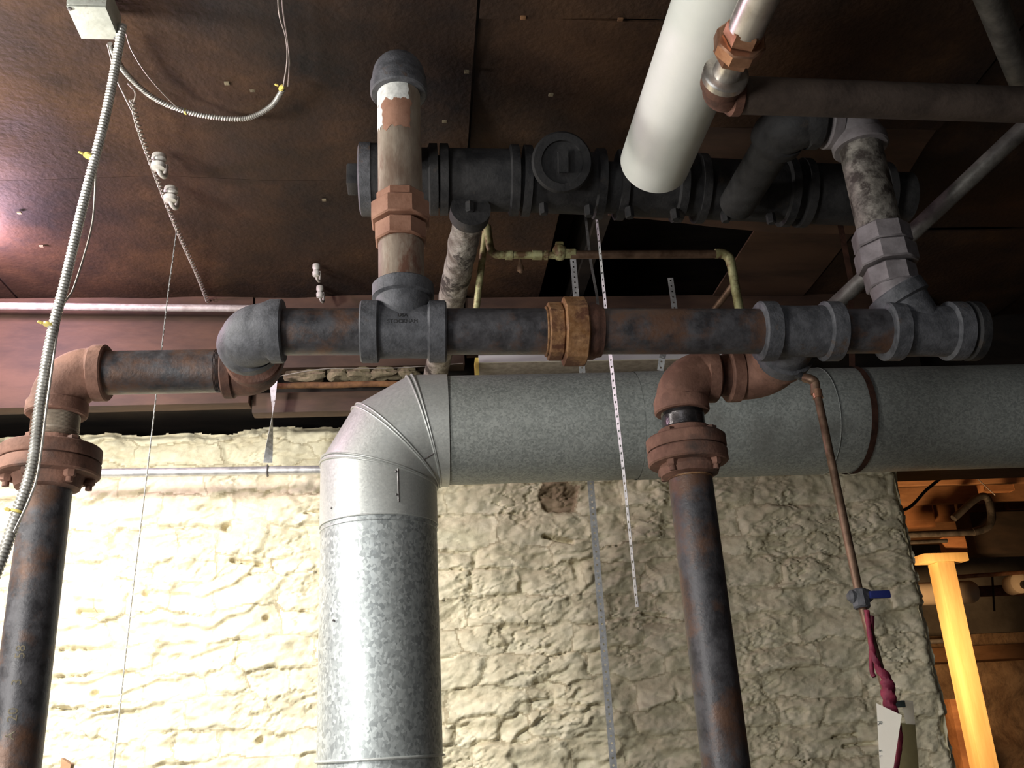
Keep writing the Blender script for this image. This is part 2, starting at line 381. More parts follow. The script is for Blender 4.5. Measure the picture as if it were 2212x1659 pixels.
# ---------------------------------------------------------------- stone wall (relief heightfield cut into stones)
def perlin(x, y, seed):
    rs = np.random.RandomState(seed); g = rs.rand(256, 256)*tau
    xi = np.floor(x).astype(int); yi = np.floor(y).astype(int); xf = x-xi; yf = y-yi
    def gr(ix, iy, dx, dy):
        a = g[ix & 255, iy & 255]; return np.cos(a)*dx+np.sin(a)*dy
    u = xf*xf*xf*(xf*(xf*6-15)+10); v = yf*yf*yf*(yf*(yf*6-15)+10)
    a = gr(xi, yi, xf, yf); b = gr(xi+1, yi, xf-1, yf); c = gr(xi, yi+1, xf, yf-1); d = gr(xi+1, yi+1, xf-1, yf-1)
    return (a*(1-u)+b*u)*(1-v)+(c*(1-u)+d*u)*v
def fbm(x, y, seed, o=4, g=.5):
    s = 0; a = 1
    for i in range(o): s = s+a*perlin(x*2**i, y*2**i, seed+i); a *= g
    return s
def sstep(e0, e1, x):
    t = np.clip((x-e0)/(e1-e0), 0, 1); return t*t*(3-2*t)
WX0, WX1, WZ0, WZ1, WY = -2.1, 1.785, 1.05, 2.70, 3.30
def build_wall():
    st = .0052
    nx = int((WX1-WX0)/st); nz = int((WZ1-WZ0)/st)
    X, Z = np.meshgrid(np.linspace(WX0, WX1, nx), np.linspace(WZ0, WZ1, nz))
    rs = np.random.RandomState(11); pts = []
    z = WZ0-.05; row = 0
    while z < WZ1+.1:
        hh = rs.uniform(.062, .115); x = WX0-.1-rs.rand()*.2
        while x < WX1+.15:
            ww = rs.uniform(.10, .36)*(1 if hh > .08 else .8); pts.append((x+ww/2, z+hh/2+rs.uniform(-.014, .014), ww, hh)); x += ww
        z += hh
    pts = np.array(pts)
    wx = X+.030*fbm(X*5, Z*7, 3, 3)+.010*fbm(X*22, Z*22, 5, 2); wz = Z+.026*fbm(X*6+9, Z*6, 4, 3)+.009*fbm(X*25, Z*25+3, 6, 2)
    d1 = np.full(X.shape, 9.0); d2 = np.full(X.shape, 9.0); idx = np.zeros(X.shape, int)
    for i, (px, pz, ww, hh) in enumerate(pts):
        sx = slice(max(0, int((px-.45-WX0)/st)), max(0, int((px+.45-WX0)/st)))
        sz = slice(max(0, int((pz-.28-WZ0)/st)), max(0, int((pz+.28-WZ0)/st)))
        if X[sz, sx].size == 0: continue
        a = np.abs(wx[sz, sx]-px)/(ww/2); b = np.abs(wz[sz, sx]-pz)/(hh/2)
        d = (a**3.2+b**3.2)**(1/3.2)
        D1, D2, I = d1[sz, sx], d2[sz, sx], idx[sz, sx]
        n1 = d < D1
        D2[:] = np.where(n1, D1, np.minimum(D2, d)); I[:] = np.where(n1, i, I); D1[:] = np.where(n1, d, D1)
    edge = d2-d1
    off = rs.uniform(-.006, .008, len(pts)); tx = rs.uniform(-.05, .05, len(pts)); tz = rs.uniform(-.16, .06, len(pts))
    bare = np.zeros(len(pts), bool)
    def mark(px, py, dz):
        p = at(px, py, Y=WY); i = int(np.argmin(((pts[:, 0]-p.x)/2)**2+(pts[:, 1]-p.z)**2)); off[i] = dz; bare[i] = True
    mark(1240, 1105, -.013)
    smear = sstep(-.45, .12, fbm(X*3.1+7, Z*4.3, 31, 3))            # 1 = joint smeared over with paint and mortar
    egz, egx = np.gradient(edge, st, st); ori = (egz/2.2)**2/((egz/2.2)**2+egx**2+1e-6)
    for _ in range(6): ori = (ori+np.roll(ori, 1, 0)+np.roll(ori, -1, 0)+np.roll(ori, 1, 1)+np.roll(ori, -1, 1))/5
    ori = .22+.78*ori
    dome = sstep(0, .55, edge)*ori
    h = (off[idx] + tx[idx]*(X-pts[idx, 0]) + tz[idx]*(Z-pts[idx, 1]))*sstep(0, .35, edge)
    h += .012*dome*(1-.85*smear)
    # narrow open cracks where the pointing has fallen out
    crack = (1-sstep(.01, .06, edge))*sstep(.15, .34, fbm(X*5+2, Z*8, 41, 3))
    h -= .024*crack*ori**2
    # long ragged ledges: swell outward going down, then break back sharply, so lamps above leave a shadow below
    for (kx, kz, amp, sd, th) in ((2.0, 8, .017, 51, -.03), (3.6, 17, .0095, 61, .0), (8, 33, .0042, 71, .02)):
        ph = Z*kz+1.9*fbm(X*kx, Z*kx*1.5, sd, 4)
        saw = 1-(ph-np.floor(ph))                                   # rises downward
        saw = np.where(saw > .86, (1-saw)/.14*.86, saw)
        gate = sstep(th, th+.28, fbm(X*kx*.8+5, Z*kz*.16, sd+5, 3))
        h += amp*(saw-.45)*gate
    h += .020*fbm(X*4.5, Z*8, 81, 4, .55)+.0036*fbm(X*22, Z*42, 91, 4, .6)+.002*np.abs(fbm(X*13, Z*24, 96, 3))
    rg = 1-np.abs(fbm(X*12, Z*20, 101, 4)); h -= .009*np.clip(rg-.86, 0, 1)/.14*sstep(-.1, .3, fbm(X*4, Z*4, 111, 2))
    # small deep pits
    for (px, py, r, dp) in ((489, 1138, .014, .05), (315, 1283, .010, .03), (575, 1335, .010, .03), (205, 1500, .012, .03), (560, 1600, .01, .03)):
        p = at(px, py, Y=WY); h -= dp*np.exp(-(((X-p.x)/r)**2+((Z-p.z)/r)**2)**1.5)
    for (xa, ya, xb, yb, th, dp) in ((1178, 1158, 1235, 1172, .006, .05), (170, 1322, 222, 1325, .008, .04), (500, 1210, 565, 1220, .005, .04), (660, 1108, 692, 1104, .003, .03),
                                     (1800, 1592, 1850, 1587, .005, .03), (1825, 1612, 1890, 1605, .005, .03), (1390, 1325, 1440, 1330, .005, .03), (120, 1530, 150, 1531, .005, .03)):
        a = at(xa, ya, Y=WY); b = at(xb, yb, Y=WY); dx, dz = b.x-a.x, b.z-a.z; LL = dx*dx+dz*dz
        t = np.clip(((X-a.x)*dx+(Z-a.z)*dz)/LL, 0, 1); dd = np.hypot(X-a.x-t*dx, Z-a.z-t*dz)+.003*fbm(X*60, Z*60, 121, 2)
        h -= dp*np.exp(-(dd/th)**2)
    # right-hand corner rounds away
    h -= .03*sstep(WX1-.05, WX1, X+.012*fbm(Z*9, X*0+3, 131, 3))**2
    top = 2.615+.022*fbm(X*2.3, X*0+1.5, 141, 4)*2+.02*np.sin(X*1.3)
    h -= .03*sstep(-.03, 0, Z-top)
    Yv = WY-h
    gz, gx = np.gradient(Yv, st, st)
    nrm = np.stack([gx, -np.ones_like(gx), gz], -1); nrm /= np.linalg.norm(nrm, axis=-1, keepdims=True)
    P = np.stack([X, Yv, Z], -1).reshape(-1, 3); NR = nrm.reshape(-1, 3)
    jt = np.where(smear > .6, .05, .10); isj = edge < jt
    fi = idx[:-1, :-1]
    same = (idx[:-1, :-1] == idx[1:, :-1]) & (idx[:-1, :-1] == idx[:-1, 1:]) & (idx[:-1, :-1] == idx[1:, 1:])
    inside = ~(isj[:-1, :-1] & isj[1:, :-1] & isj[:-1, 1:] & isj[1:, 1:])
    cell = np.where(same & inside, fi, -1)
    ok = (Z[:-1, :-1] < top[:-1, :-1])
    J, I2 = np.indices(cell.shape); base = (J*nx+I2)
    quads = np.stack([base, base+1, base+nx+1, base+nx], -1)
    def mk(name, sel, m, parent=None):
        q = quads[sel]
        if len(q) == 0: return None
        u, inv = np.unique(q.reshape(-1), return_inverse=True)
        org = Vector(P[u].mean(0)) if parent is not None else Vector((0, 0, 0))
        me = bpy.data.meshes.new(name)
        me.vertices.add(len(u)); me.vertices.foreach_set('co', (P[u]-np.array(org)).astype(np.float32).ravel())
        me.loops.add(len(q)*4); me.loops.foreach_set('vertex_index', inv.astype(np.int32).ravel())
        me.polygons.add(len(q)); me.polygons.foreach_set('loop_start', np.arange(0, len(q)*4, 4, dtype=np.int32))
        me.update(calc_edges=True); me.shade_smooth()
        me.normals_split_custom_set_from_vertices(NR[u].tolist())
        me.materials.append(m); o = bpy.data.objects.new(name, me); COL.objects.link(o)
        if parent is not None: o.parent = parent; o.location = org
        return o
    wall = mk('wall_back', (cell < 0) & ok, MORTAR); wall['kind'] = 'structure'
    ORG[wall.name] = Vector((0, 0, 0))
    cnt = np.bincount(cell[(cell >= 0) & ok], minlength=len(pts))
    order = [i for i in np.argsort(-cnt) if cnt[i] > 60]
    # visible ones first; rest joined
    def seen(i):
        v = Vector((pts[i, 0], WY, pts[i, 1]))-CAM; zz = v.dot(fwd); a = W/2+F*v.dot(RT)/zz; b = H/2-F*v.dot(UP)/zz
        return -60 < a < W+60 and b < H+60
    vis = [i for i in order if seen(i)][:298]; vs = set(vis)
    for i in vis: mk('stone', (cell == i) & ok, BARE if bare[i] else WALL, wall)
    rest = np.isin(cell, [i for i in range(len(pts)) if i not in vs]) & ok & (cell >= 0)
    o = mk('stones_remaining', rest, WALL, wall); o['kind'] = 'stuff'
    return wall
wall = build_wall()
# body of the wall behind the relief, down to the floor
b = boxb((WX0, WY+.035, 0), (WX1-.03, 3.75, 2.56)); boxb((WX0, WY-.01, 0), (WX1, 3.75, 1.06), bm=b)
obj('wall_core', b, MORTAR, wall, smooth=False)
# rough pointed end of the wall facing the doorway
def rough_sheet(u0, u1, v0, v1, fn, nu, nv):
    bm = bmesh.new(); g = [[bm.verts.new(fn(u0+(u1-u0)*i/nu, v0+(v1-v0)*j/nv)) for i in range(nu+1)] for j in range(nv+1)]
    for j in range(nv):
        for i in range(nu): bm.faces.new((g[j][i], g[j][i+1], g[j+1][i+1], g[j+1][i]))
    return bm
from mathutils import noise as mn
b = rough_sheet(3.31, 3.75, .0, 2.6, lambda y, z: Vector((WX1-.02+.012*mn.noise(Vector((y*9, z*9, 1)))+.01*mn.noise(Vector((y*25, z*25, 1))), y, z)), 24, 120)
obj('wall_end', b, WALL, wall)

# ---------------------------------------------------------------- room shell
o = obj('floor', boxb((-3.2, -2.2, -.1), (6.5, 7.6, 0)), LENSY, smooth=False); structure(o)
structure(obj('wall_left', boxb((-3.2, -2.2, 0), (-3.0, 3.7, 3.3)), CONCRETE, smooth=False))
structure(obj('wall_front', boxb((-3.2, -2.4, 0), (6.5, -2.2, 3.3)), CONCRETE, smooth=False))
structure(obj('wall_right', boxb((6.3, -2.2, 0), (6.5, 7.6, 3.3)), CONCRETE, smooth=False))
structure(obj('wall_back_left', boxb((-3.0, 3.30, 0), (WX0, 3.75, 3.2)), WALL, smooth=False))
CZ = 3.0
ceil = structure(obj('ceiling', boxb((-3.2, -2.4, 3.24), (6.5, 7.8, 3.34)), DARKWOOD, smooth=False))
ORG[ceil.name] = Vector((0, 0, 0))
def panel(x0, x1, y0, y1, z=CZ, droop=None, amp=.006, m=None, seed=0, name='ceiling_panel'):
    nx = max(2, int((x1-x0)/.06)); ny = max(2, int((y1-y0)/.06)); bm = bmesh.new(); g = []
    for lay in (0, 1):
        row = []
        for j in range(ny+1):
            r_ = []
            for i in range(nx+1):
                x = x0+(x1-x0)*i/nx; y = y0+(y1-y0)*j/ny
                zz = z+amp*mn.noise(Vector((x*2.2+seed, y*2.2, 0)))*2+amp*.5*mn.noise(Vector((x*6+seed, y*6, 0)))
                if droop: zz += droop(x, y)
                r_.append(bm.verts.new((x, y, zz+lay*.006)))
            row.append(r_)
        g.append(row)
    for lay in (0, 1):
        for j in range(ny):
            for i in range(nx):
                bm.faces.new((g[lay][j][i], g[lay][j][i+1], g[lay][j+1][i+1], g[lay][j+1][i]))
    for j in range(ny):
        for i in (0, nx): bm.faces.new((g[0][j][i], g[0][j+1][i], g[1][j+1][i], g[1][j][i]))
    for i in range(nx):
        for j in (0, ny): bm.faces.new((g[0][j][i], g[0][j][i+1], g[1][j][i+1], g[1][j][i]))
    return obj(name, bm, m or CEIL, ceil)
panel(-3.0, -1.36, -2.2, 3.2, seed=1)
panel(-1.355, .143, -2.2, 2.315, seed=2, amp=.011)
panel(-1.355, .143, 2.3165, 3.2, seed=2, amp=.011)
panel(.150, .580, -2.2, 1.672, seed=4)
panel(.150, .580, 1.680, 2.40, seed=5, z=3.004)
panel(.150, .44, 2.405, 3.2, seed=6)
panel(.588, 1.42, -2.2, 2.06, seed=7, z=2.996)
panel(.588, 1.42, 2.065, 2.50, seed=8, z=3.0, m=BOARD, droop=lambda x, y: -.075*max(0, (y-2.1)/.4)*max(0, min(1, (x-.5)/.6)))
panel(1.08, 1.42, 2.56, 3.2, seed=9, z=2.985, m=BOARD)
panel(1.43, 2.3, -2.2, 2.6, seed=10)
panel(1.43, 2.3, 2.605, 3.9, seed=11, z=2.99)
panel(2.305, 6.3, -2.2, 3.9, seed=12)
for x in (-2.1, -1.36, -.62, .146, .585, 1.425, 2.30):
    obj('ceiling_joist', boxb((x-.022, -2.2, 3.012), (x+.022, 3.8, 3.24)), DARKWOOD, ceil, smooth=False)
# torn tabs and nail heads along the seams
for (px, py) in ((1130, 38), (1340, 42), (1008, 155), (1190, 205), (545, 195), (490, 180), (960, 262), (42, 460), (90, 532), (700, 432)):
    p = at(px, py, Z=CZ-.004); b = bmesh.new(); box(b, p, (.012, .010, .004), bev=.001)
    obj('nail_plate', b, INSUL if py > 100 else RUSTLIP, ceil)

# lumber and steel at the head of the back wall
t = thing('timber_beam', 'sooty brown beam along the top of the cream stone wall', 'beam', (-.5, 3.05, 2.9))
obj('upper_board', boxb((-.56, 3.04, 2.725), (.16, 3.10, 2.995), bev=.003), BOARD, t)
obj('upper_board', boxb((-3.0, 3.035, 2.60), (-.565, 3.10, 2.995), bev=.003), BOARD, t)
obj('lower_board', boxb((-.56, 3.07, 2.575), (.16, 3.13, 2.648), bev=.008), BOARD, t)
b = bmesh.new(); sweep(b, [Vector((x, 3.03, 2.655+.003*mn.noise(Vector((x*9, 0, 0))))) for x in np.arange(-.56, .16, .03)], .011, 10)
obj('rusty_lip', b, RUSTLIP, t, label='orange rusted lip under the insulation')
obj('void_fill_plate', boxb((-3.0, 3.16, 2.655), (1.8, 3.75, 2.70)), DARKWOOD, t, smooth=False)  # dark plate added to fill the shadowed void above the wall top
obj('void_fill_board', boxb((-3.0, 3.20, 2.70), (1.9, 3.26, 3.0)), DARKWOOD, t, smooth=False)  # dark board added to close the same unlit void
structure(obj('trim_1', boxb((.17, 3.06, 2.78), (1.9, 3.12, 2.99), bev=.004), BOARD))
structure(obj('leak_block_lintel', boxb((1.8, 3.30, 2.44), (6.3, 3.75, 3.24)), DARKWOOD, smooth=False))  # lintel added behind the duct to stop back room light leaking

def lump(name, c, s, m, seed, parent=None, sub=3, amp=.35, fr=1.6):
    bm = bmesh.new(); bmesh.ops.create_icosphere(bm, subdivisions=sub, radius=1)
    for v in bm.verts:
        n = mn.noise(v.co*fr+Vector((seed, 0, 0))); k = 1+amp*n+.12*mn.noise(v.co*4+Vector((seed, 3, 0)))
        v.co = Vector((v.co.x*s[0]*k, v.co.y*s[1]*k, v.co.z*s[2]*k))+Vector(c)
    return obj(name, bm, m, parent, loc=None if parent is not None else c)
for i, (px, py, sx, sz, lab) in enumerate([(668, 812, .060, .022, 'flat brown insulation scrap nearest the bend of the dark elbow'), (730, 808, .036, .030, 'pale folded insulation wad in the beam gap, second from its end'),
                                 (778, 808, .046, .032, 'rounded grey insulation wad in the middle of the beam gap'), (832, 806, .044, .030, 'yellowish insulation wad in the beam gap beside the duct bend'),
                                 (880, 806, .035, .024, 'dark insulation wad at the duct end of the beam gap')]):
    tag(lump('insulation_wad', at(px, py, Y=3.075), (sx*1.25, .03, sz*.9), INSUL, i*3.1, amp=.6), lab, 'insulation', 'insulation wads stuffed in the beam gap')
b = bmesh.new(); sweep(b, bez([at(590, 815, Y=3.02), at(700, 797, Y=3.02), at(850, 795, Y=3.02), at(1000, 785, Y=3.02)]), .0015, 6)
tag(obj('hanging_wire', b, TWINE, loc=at(590, 815, Y=3.02)), 'thin wire strung across the insulation under the brown beam', 'wire')
t = thing('metal_channel', 'white metal channel with a yellow end lying above the round duct', 'channel', (.55, 3.1, 2.72))
b = boxb((.205, 3.0, 2.716), (1.15, 3.16, 2.734), bev=.001); boxb((.205, 2.994, 2.706), (1.15, 3.000, 2.736), bm=b)
obj('channel_body', boxb((.205, 3.001, 2.716), (1.15, 3.16, 2.734), bev=.001), CONDUIT_P, t)
b.free(); obj('front_lip', boxb((.205, 2.992, 2.712), (1.15, 3.000, 2.738)), WHITELIP, t)
obj('end_cap', boxb((.193, 2.997, 2.672), (.206, 3.06, 2.732), bev=.002), YEL, t, label='yellow end cap')

# ---------------------------------------------------------------- round galvanized duct
DX, DY, DZ, DR, RC = -.112, 2.50, 2.312, .151, .170
duct = thing('round_duct', 'large round galvanized steel duct turning from vertical to horizontal before the wall', 'duct', (DX, DY, 0))
O = Vector((DX+RC, DY, DZ-RC))
def mitre_ring(th, r, n=64):
    out = []
    for k in range(n):
        a = tau*k/n; rho = (RC+r*cos(a))/cos(radians(15))
        out.append(O+Vector((-rho*cos(th), r*sin(a), rho*sin(th))))
    return out
def circ_v(z, r, n=64): return [Vector((DX-r*cos(tau*k/n), DY+r*sin(tau*k/n), z)) for k in range(n)]
def circ_h(x, r, n=64): return [Vector((x, DY+r*sin(tau*k/n), DZ+r*cos(tau*k/n))) for k in range(n)]
def loft(rings, cap=False):
    bm = bmesh.new(); R_ = [[bm.verts.new(v) for v in r] for r in rings]; n = len(R_[0])
    for i in range(len(R_)-1):
        for k in range(n): bm.faces.new((R_[i][k], R_[i][(k+1) % n], R_[i+1][(k+1) % n], R_[i+1][k]))
    if cap: bm.faces.new(R_[0]); bm.faces.new(R_[-1])
    return bm
SEAMZ = at(815, 1103, Y=DY-DR).z
t15, t45, t75 = radians(15), radians(45), radians(75)
zj = at(815, 1640, Y=DY-DR).z
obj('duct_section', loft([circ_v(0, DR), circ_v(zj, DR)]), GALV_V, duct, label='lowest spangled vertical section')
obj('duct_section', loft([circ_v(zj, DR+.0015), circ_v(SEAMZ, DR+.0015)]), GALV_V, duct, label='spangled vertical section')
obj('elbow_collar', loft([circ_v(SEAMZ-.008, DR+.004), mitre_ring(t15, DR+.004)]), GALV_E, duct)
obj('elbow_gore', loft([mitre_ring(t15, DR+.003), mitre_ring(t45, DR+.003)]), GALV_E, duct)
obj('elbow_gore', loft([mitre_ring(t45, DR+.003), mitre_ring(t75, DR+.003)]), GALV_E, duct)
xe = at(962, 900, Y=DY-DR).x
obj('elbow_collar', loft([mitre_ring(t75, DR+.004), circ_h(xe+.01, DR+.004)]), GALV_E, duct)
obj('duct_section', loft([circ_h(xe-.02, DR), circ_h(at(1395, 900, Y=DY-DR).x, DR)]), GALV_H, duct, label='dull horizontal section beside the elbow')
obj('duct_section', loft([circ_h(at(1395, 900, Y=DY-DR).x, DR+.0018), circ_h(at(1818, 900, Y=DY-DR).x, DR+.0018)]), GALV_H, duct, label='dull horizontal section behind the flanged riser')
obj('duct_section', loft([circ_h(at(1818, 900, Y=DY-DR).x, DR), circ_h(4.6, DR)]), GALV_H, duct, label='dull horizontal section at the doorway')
def ringtube(ring, r, seg=8):
    bm = bmesh.new(); n = len(ring); c = sum(ring, Vector())/n; R_ = []
    for k in range(n):
        T = (ring[(k+1) % n]-ring[k-1]).normalized(); U = (ring[k]-c).normalized(); U = (U-T*U.dot(T)).normalized(); V = T.cross(U)
        R_.append([bm.verts.new(ring[k]+(U*cos(tau*j/seg)+V*sin(tau*j/seg))*r) for j in range(seg)])
    for k in range(n):
        for j in range(seg): bm.faces.new((R_[k][j], R_[k][(j+1) % seg], R_[(k+1) % n][(j+1) % seg], R_[(k+1) % n][j]))
    return bm
for th in (t15, t45, t75):
    obj('seam_ridge', ringtube(mitre_ring(th-.022, DR+.004), .0028), GALV_E, duct)
    obj('seam_ridge', ringtube(mitre_ring(th+.022, DR+.004), .0028), GALV_E, duct)
obj('joint_bead', ringtube(circ_v(SEAMZ-.008, DR+.003), .0022), GALV_E, duct)
obj('joint_bead', ringtube(circ_v(SEAMZ-.022, DR+.0015), .0018), GALV_V, duct)
obj('joint_bead', ringtube(circ_v(zj, DR+.003), .0035), GALV_E, duct)
obj('joint_bead', ringtube(circ_h(at(1818, 900, Y=DY-DR).x, DR+.001), .0016), GALV_H, duct)
# lap seams on collar and gore, with rivets
def lap(pa, pb):
    b = bmesh.new(); sweep(b, [pa, pb], .0016, 6); obj('lap_seam', b, STRAP_DK, duct)
def on_duct_v(px, py):
    # point on the vertical cylinder front
    d = ray(px, py); ox, oy = CAM.x-DX, CAM.y-DY; a = d.x**2+d.y**2; b_ = 2*(ox*d.x+oy*d.y); c_ = ox*ox+oy*oy-(DR+.005)**2
    tt = (-b_-sqrt(max(0, b_*b_-4*a*c_)))/(2*a); return CAM+d*tt
lap(on_duct_v(859, 1012), on_duct_v(861, 1084))
g1 = mitre_ring(t45, DR+.005); g2 = mitre_ring(t75, DR+.005)
k = 41; lap(g1[k].lerp(g2[k], .06), g1[k].lerp(g2[k], .94))
for (px, py) in ((855, 1018), (856, 1068), (716, 1097), (720, 1340)):
    q = on_duct_v(px, py); b = bmesh.new(); bmesh.ops.create_icosphere(b, subdivisions=2, radius=.003)
    bmesh.ops.translate(b, verts=b.verts, vec=q); obj('rivet', b, STRAP_DK, duct)

def strap_bm(path, width, nrm, hole=.0032, pitch=.019, th=.001, twist=None, perforated=True):
    """flat strap with punched holes along path; nrm = face normal (twist(i/n) turns it)"""
    P = resample(path, pitch); bm = bmesh.new(); n = len(P)-1; last = None
    for i in range(n):
        A, B = P[i], P[i+1]; T = (B-A).normalized()
        def sd(t_):
            w_ = T.cross(Vector(nrm)).normalized(); 
            if twist: w_ = Matrix.Rotation(twist(t_), 3, T) @ w_
            return w_
        s0, s1 = sd(i/n)*width/2, sd((i+1)/n)*width/2
        c = [bm.verts.new(A-s0), bm.verts.new(A+s0), bm.verts.new(B+s1), bm.verts.new(B-s1)]
        if not perforated: bm.faces.new(c); continue
        M_ = (A+B)/2; sm = (s0+s1).normalized(); hs = []
        for k in range(8):
            a = tau*k/8-pi*3/4
            hs.append(bm.verts.new(M_+sm*hole*cos(a+pi/2*0)*1+T*hole*sin(a)))
        # c order: A-,A+,B+,B- ; hs[0] near (-,-)
        for q, (k0, k1, k2) in enumerate(((0, 1, 2), (2, 3, 4), (4, 5, 6), (6, 7, 0))):
            bm.faces.new((c[q], c[(q+1) % 4], hs[k2], hs[k1], hs[k0]))
    bmesh.ops.remove_doubles(bm, verts=bm.verts, dist=1e-5)
    ext = bmesh.ops.solidify(bm, geom=list(bm.faces), thickness=th)
    return bm

# strap looped around the duct by the doorway
sx = at(1900, 900, Y=DY-DR).x
pth = [Vector((sx+.01, DY-.13, 3.0)), Vector((sx+.005, DY-.135, 2.7))]+[Vector((sx+.0-.03*(k/30), DY-(DR+.004)*sin(radians(70+220*k/30-70+20)) if False else DY-(DR+.004)*cos(radians(70-220*k/30)), DZ+(DR+.004)*sin(radians(70-220*k/30)))) for k in range(31)]
b = bmesh.new()
P_ = pth; sd_ = Vector((.009, 0, 0)); last = None
for p in P_:
    v = (b.verts.new(p-sd_), b.verts.new(p+sd_))
    if last: b.faces.new((last[0], last[1], v[1], v[0]))
    last = v
bmesh.ops.solidify(b, geom=list(b.faces), thickness=.0012)
tag(obj('hanger_strap', b, RUST_DK, loc=P_[0], smooth=True), 'dark rusty metal strap looped around the horizontal duct near the doorway', 'strap')
# other hanging straps
def mkstrap(pts, width, nrm, label, m=STRAP, twist=None, perforated=True, group=None, pitch=.019, hole=.0032, name='hanger_strap'):
    bm = strap_bm(pts, width, nrm, twist=twist, perforated=perforated, pitch=pitch, hole=hole)
    return tag(obj(name, bm, m, loc=pts[0], smooth=False), label, 'strap', group)
mkstrap([at(1238, 560, Y=2.78), at(1257, 790, Y=2.78), at(1276, 1045, Y=2.78), at(1326, 1665, Y=2.78), at(1326, 1665, Y=2.78)+Vector((0, 0, -.25))], .020, (0, -1, 0),
        'galvanized perforated strap hanging flat in front of the stone wall beside the right iron riser')
mkstrap([Vector((.487, 2.2, 2.99)), at(1288, 465, Y=2.2), at(1318, 765, Y=2.2), at(1348, 1030, Y=2.2), at(1376, 1312, Y=2.2)], .0125, (0, -1, 0),
        'pale perforated strap hanging nearly edge-on across the horizontal duct', twist=lambda t: 1.13+.15*sin(t*9))
mkstrap([at(1448, 600, Y=2.62), at(1458, 670, Y=2.62), at(1430, 775, Y=2.45), at(1425, 812, Y=2.45)], .018, (0, -1, 0),
        'short perforated strap end showing between the ceiling opening and the long iron pipe')
mkstrap([at(381, 500, Y=2.35), at(362, 640, Y=2.35), at(320, 1000, Y=2.3), at(285, 1290, Y=2.28), at(243, 1668, Y=2.25), at(243, 1668, Y=2.25)+Vector((0, 0, -.1))], .017, (0, -1, 0),
        'thin edge-on perforated strap hanging down before the brightly lit wall', m=STRAP, twist=lambda t: 1.42, pitch=.017)
mkstrap([at(591, 805, Y=2.98), at(590, 870, Y=3.0), at(585, 930, Y=3.05), at(578, 1003, Y=3.1)], .030, (0, -1, 0),
        'twisted bright strip holding the lower conduit below the dark elbow', twist=lambda t: .25+2.4*t, perforated=False)
mkstrap([Vector((at(1270, 540, Y=2.6).x, 2.6, 3.245)), at(1275, 560, Y=2.6), at(1290, 640, Y=2.6), at(1292, 668, Y=2.6)], .008, (0, -1, 0),
        'faint narrow strap inside the dark ceiling opening', m=STRAP_DK, perforated=False)

# ---------------------------------------------------------------- iron steam piping
HY = 1.66
def hx(px): return at(px, 714, Y=HY).x
def hz(x): return 2.2405-.0155*(x+.18)
def hp(px): x = hx(px); return Vector((x, HY, hz(x)))
hdr = thing('steam_header', 'long horizontal black iron pipe with tees spanning across the middle of the photo', 'pipe', (.3, HY, 2.23))
LY, RY = 1.842, 1.842
LZ, RZ = 2.238, 2.205
LX, RX = -.713, .548
# elbow turning back behind the header at its left end
E1 = Vector((hx(527), HY, hz(hx(527))))
obj('elbow', elbow_bm(E1, (1, 0, 0), (0, 1, 0), R=.062, L=.012, rb=.054, rc=.0605, cw=.024), FIT, hdr, label='large bare grey elbow')
obj('pipe', pipe_bm(hp(596), hp(795)), IRON, hdr)
obj('tee', tee_bm(hp(779), hp(964), (0, 0, 1), bl=.098), FIT, hdr, label='grey tee under the white-patched riser')
obj('pipe', pipe_bm(hp(950), hp(1205)), IRON, hdr)
obj('pipe', pipe_bm(hp(1250), hp(1660)), IRON, hdr)
ux = hp(1177); L_ = hx(1290)-hx(1177)
union(hdr, ux, hp(1300), RUST_ORG, [(0, .004, .049, 32), (.004, .034, .0565, 8), (.034, .079, .0675, 8)], phase=pi/8)
obj('union_tail', lathe(ux+Vector((.078, 0, 0)), hp(1300), [(0, .056), (.016, .056), (.022, .052), (.032, .050)], 40), RUST_DK, hdr)
obj('tee', tee_bm(hp(1637), hp(1812), (0, 1, -.12), bl=.10), FIT, hdr, label='dark tee feeding the right riser')
obj('pipe', pipe_bm(hp(1800), hp(1920)), IRON, hdr)
QDIR = at(1921, 618, Y=HY)-hp(1993)
obj('tee', tee_bm(hp(1908), hp(2078), QDIR, bl=.098), FIT, hdr, label='dark tee under the speckled riser')
pa, pb = hp(2076), hp(2150)
obj('pipe_plug', lathe(pa, pb, [(0, .045), (.004, .045), (.008, .056), (.012, .060), (.030, .060), (.036, .052), (.038, .0)], 40, cap=False), IRON_DK, hdr)
# raised casting letters on the tee
cx = hx(871); rr_ = .0507
def tee_text(zoff):
    def fn(c):
        a = (c.y+zoff)/rr_; return Vector((cx+c.x, HY-(rr_+c.z)*cos(a), hz(cx)+(rr_+c.z)*sin(a)))
    return fn
tee1 = [o_ for o_ in hdr.children if o_.name.startswith('tee')][0]
text_on('USA', .010, IRON_DK, tee1, tee_text(.0115), label='raised casting mark')
text_on('STOCKHAM', .0105, IRON_DK, tee1, tee_text(-.0015), label='raised maker name')

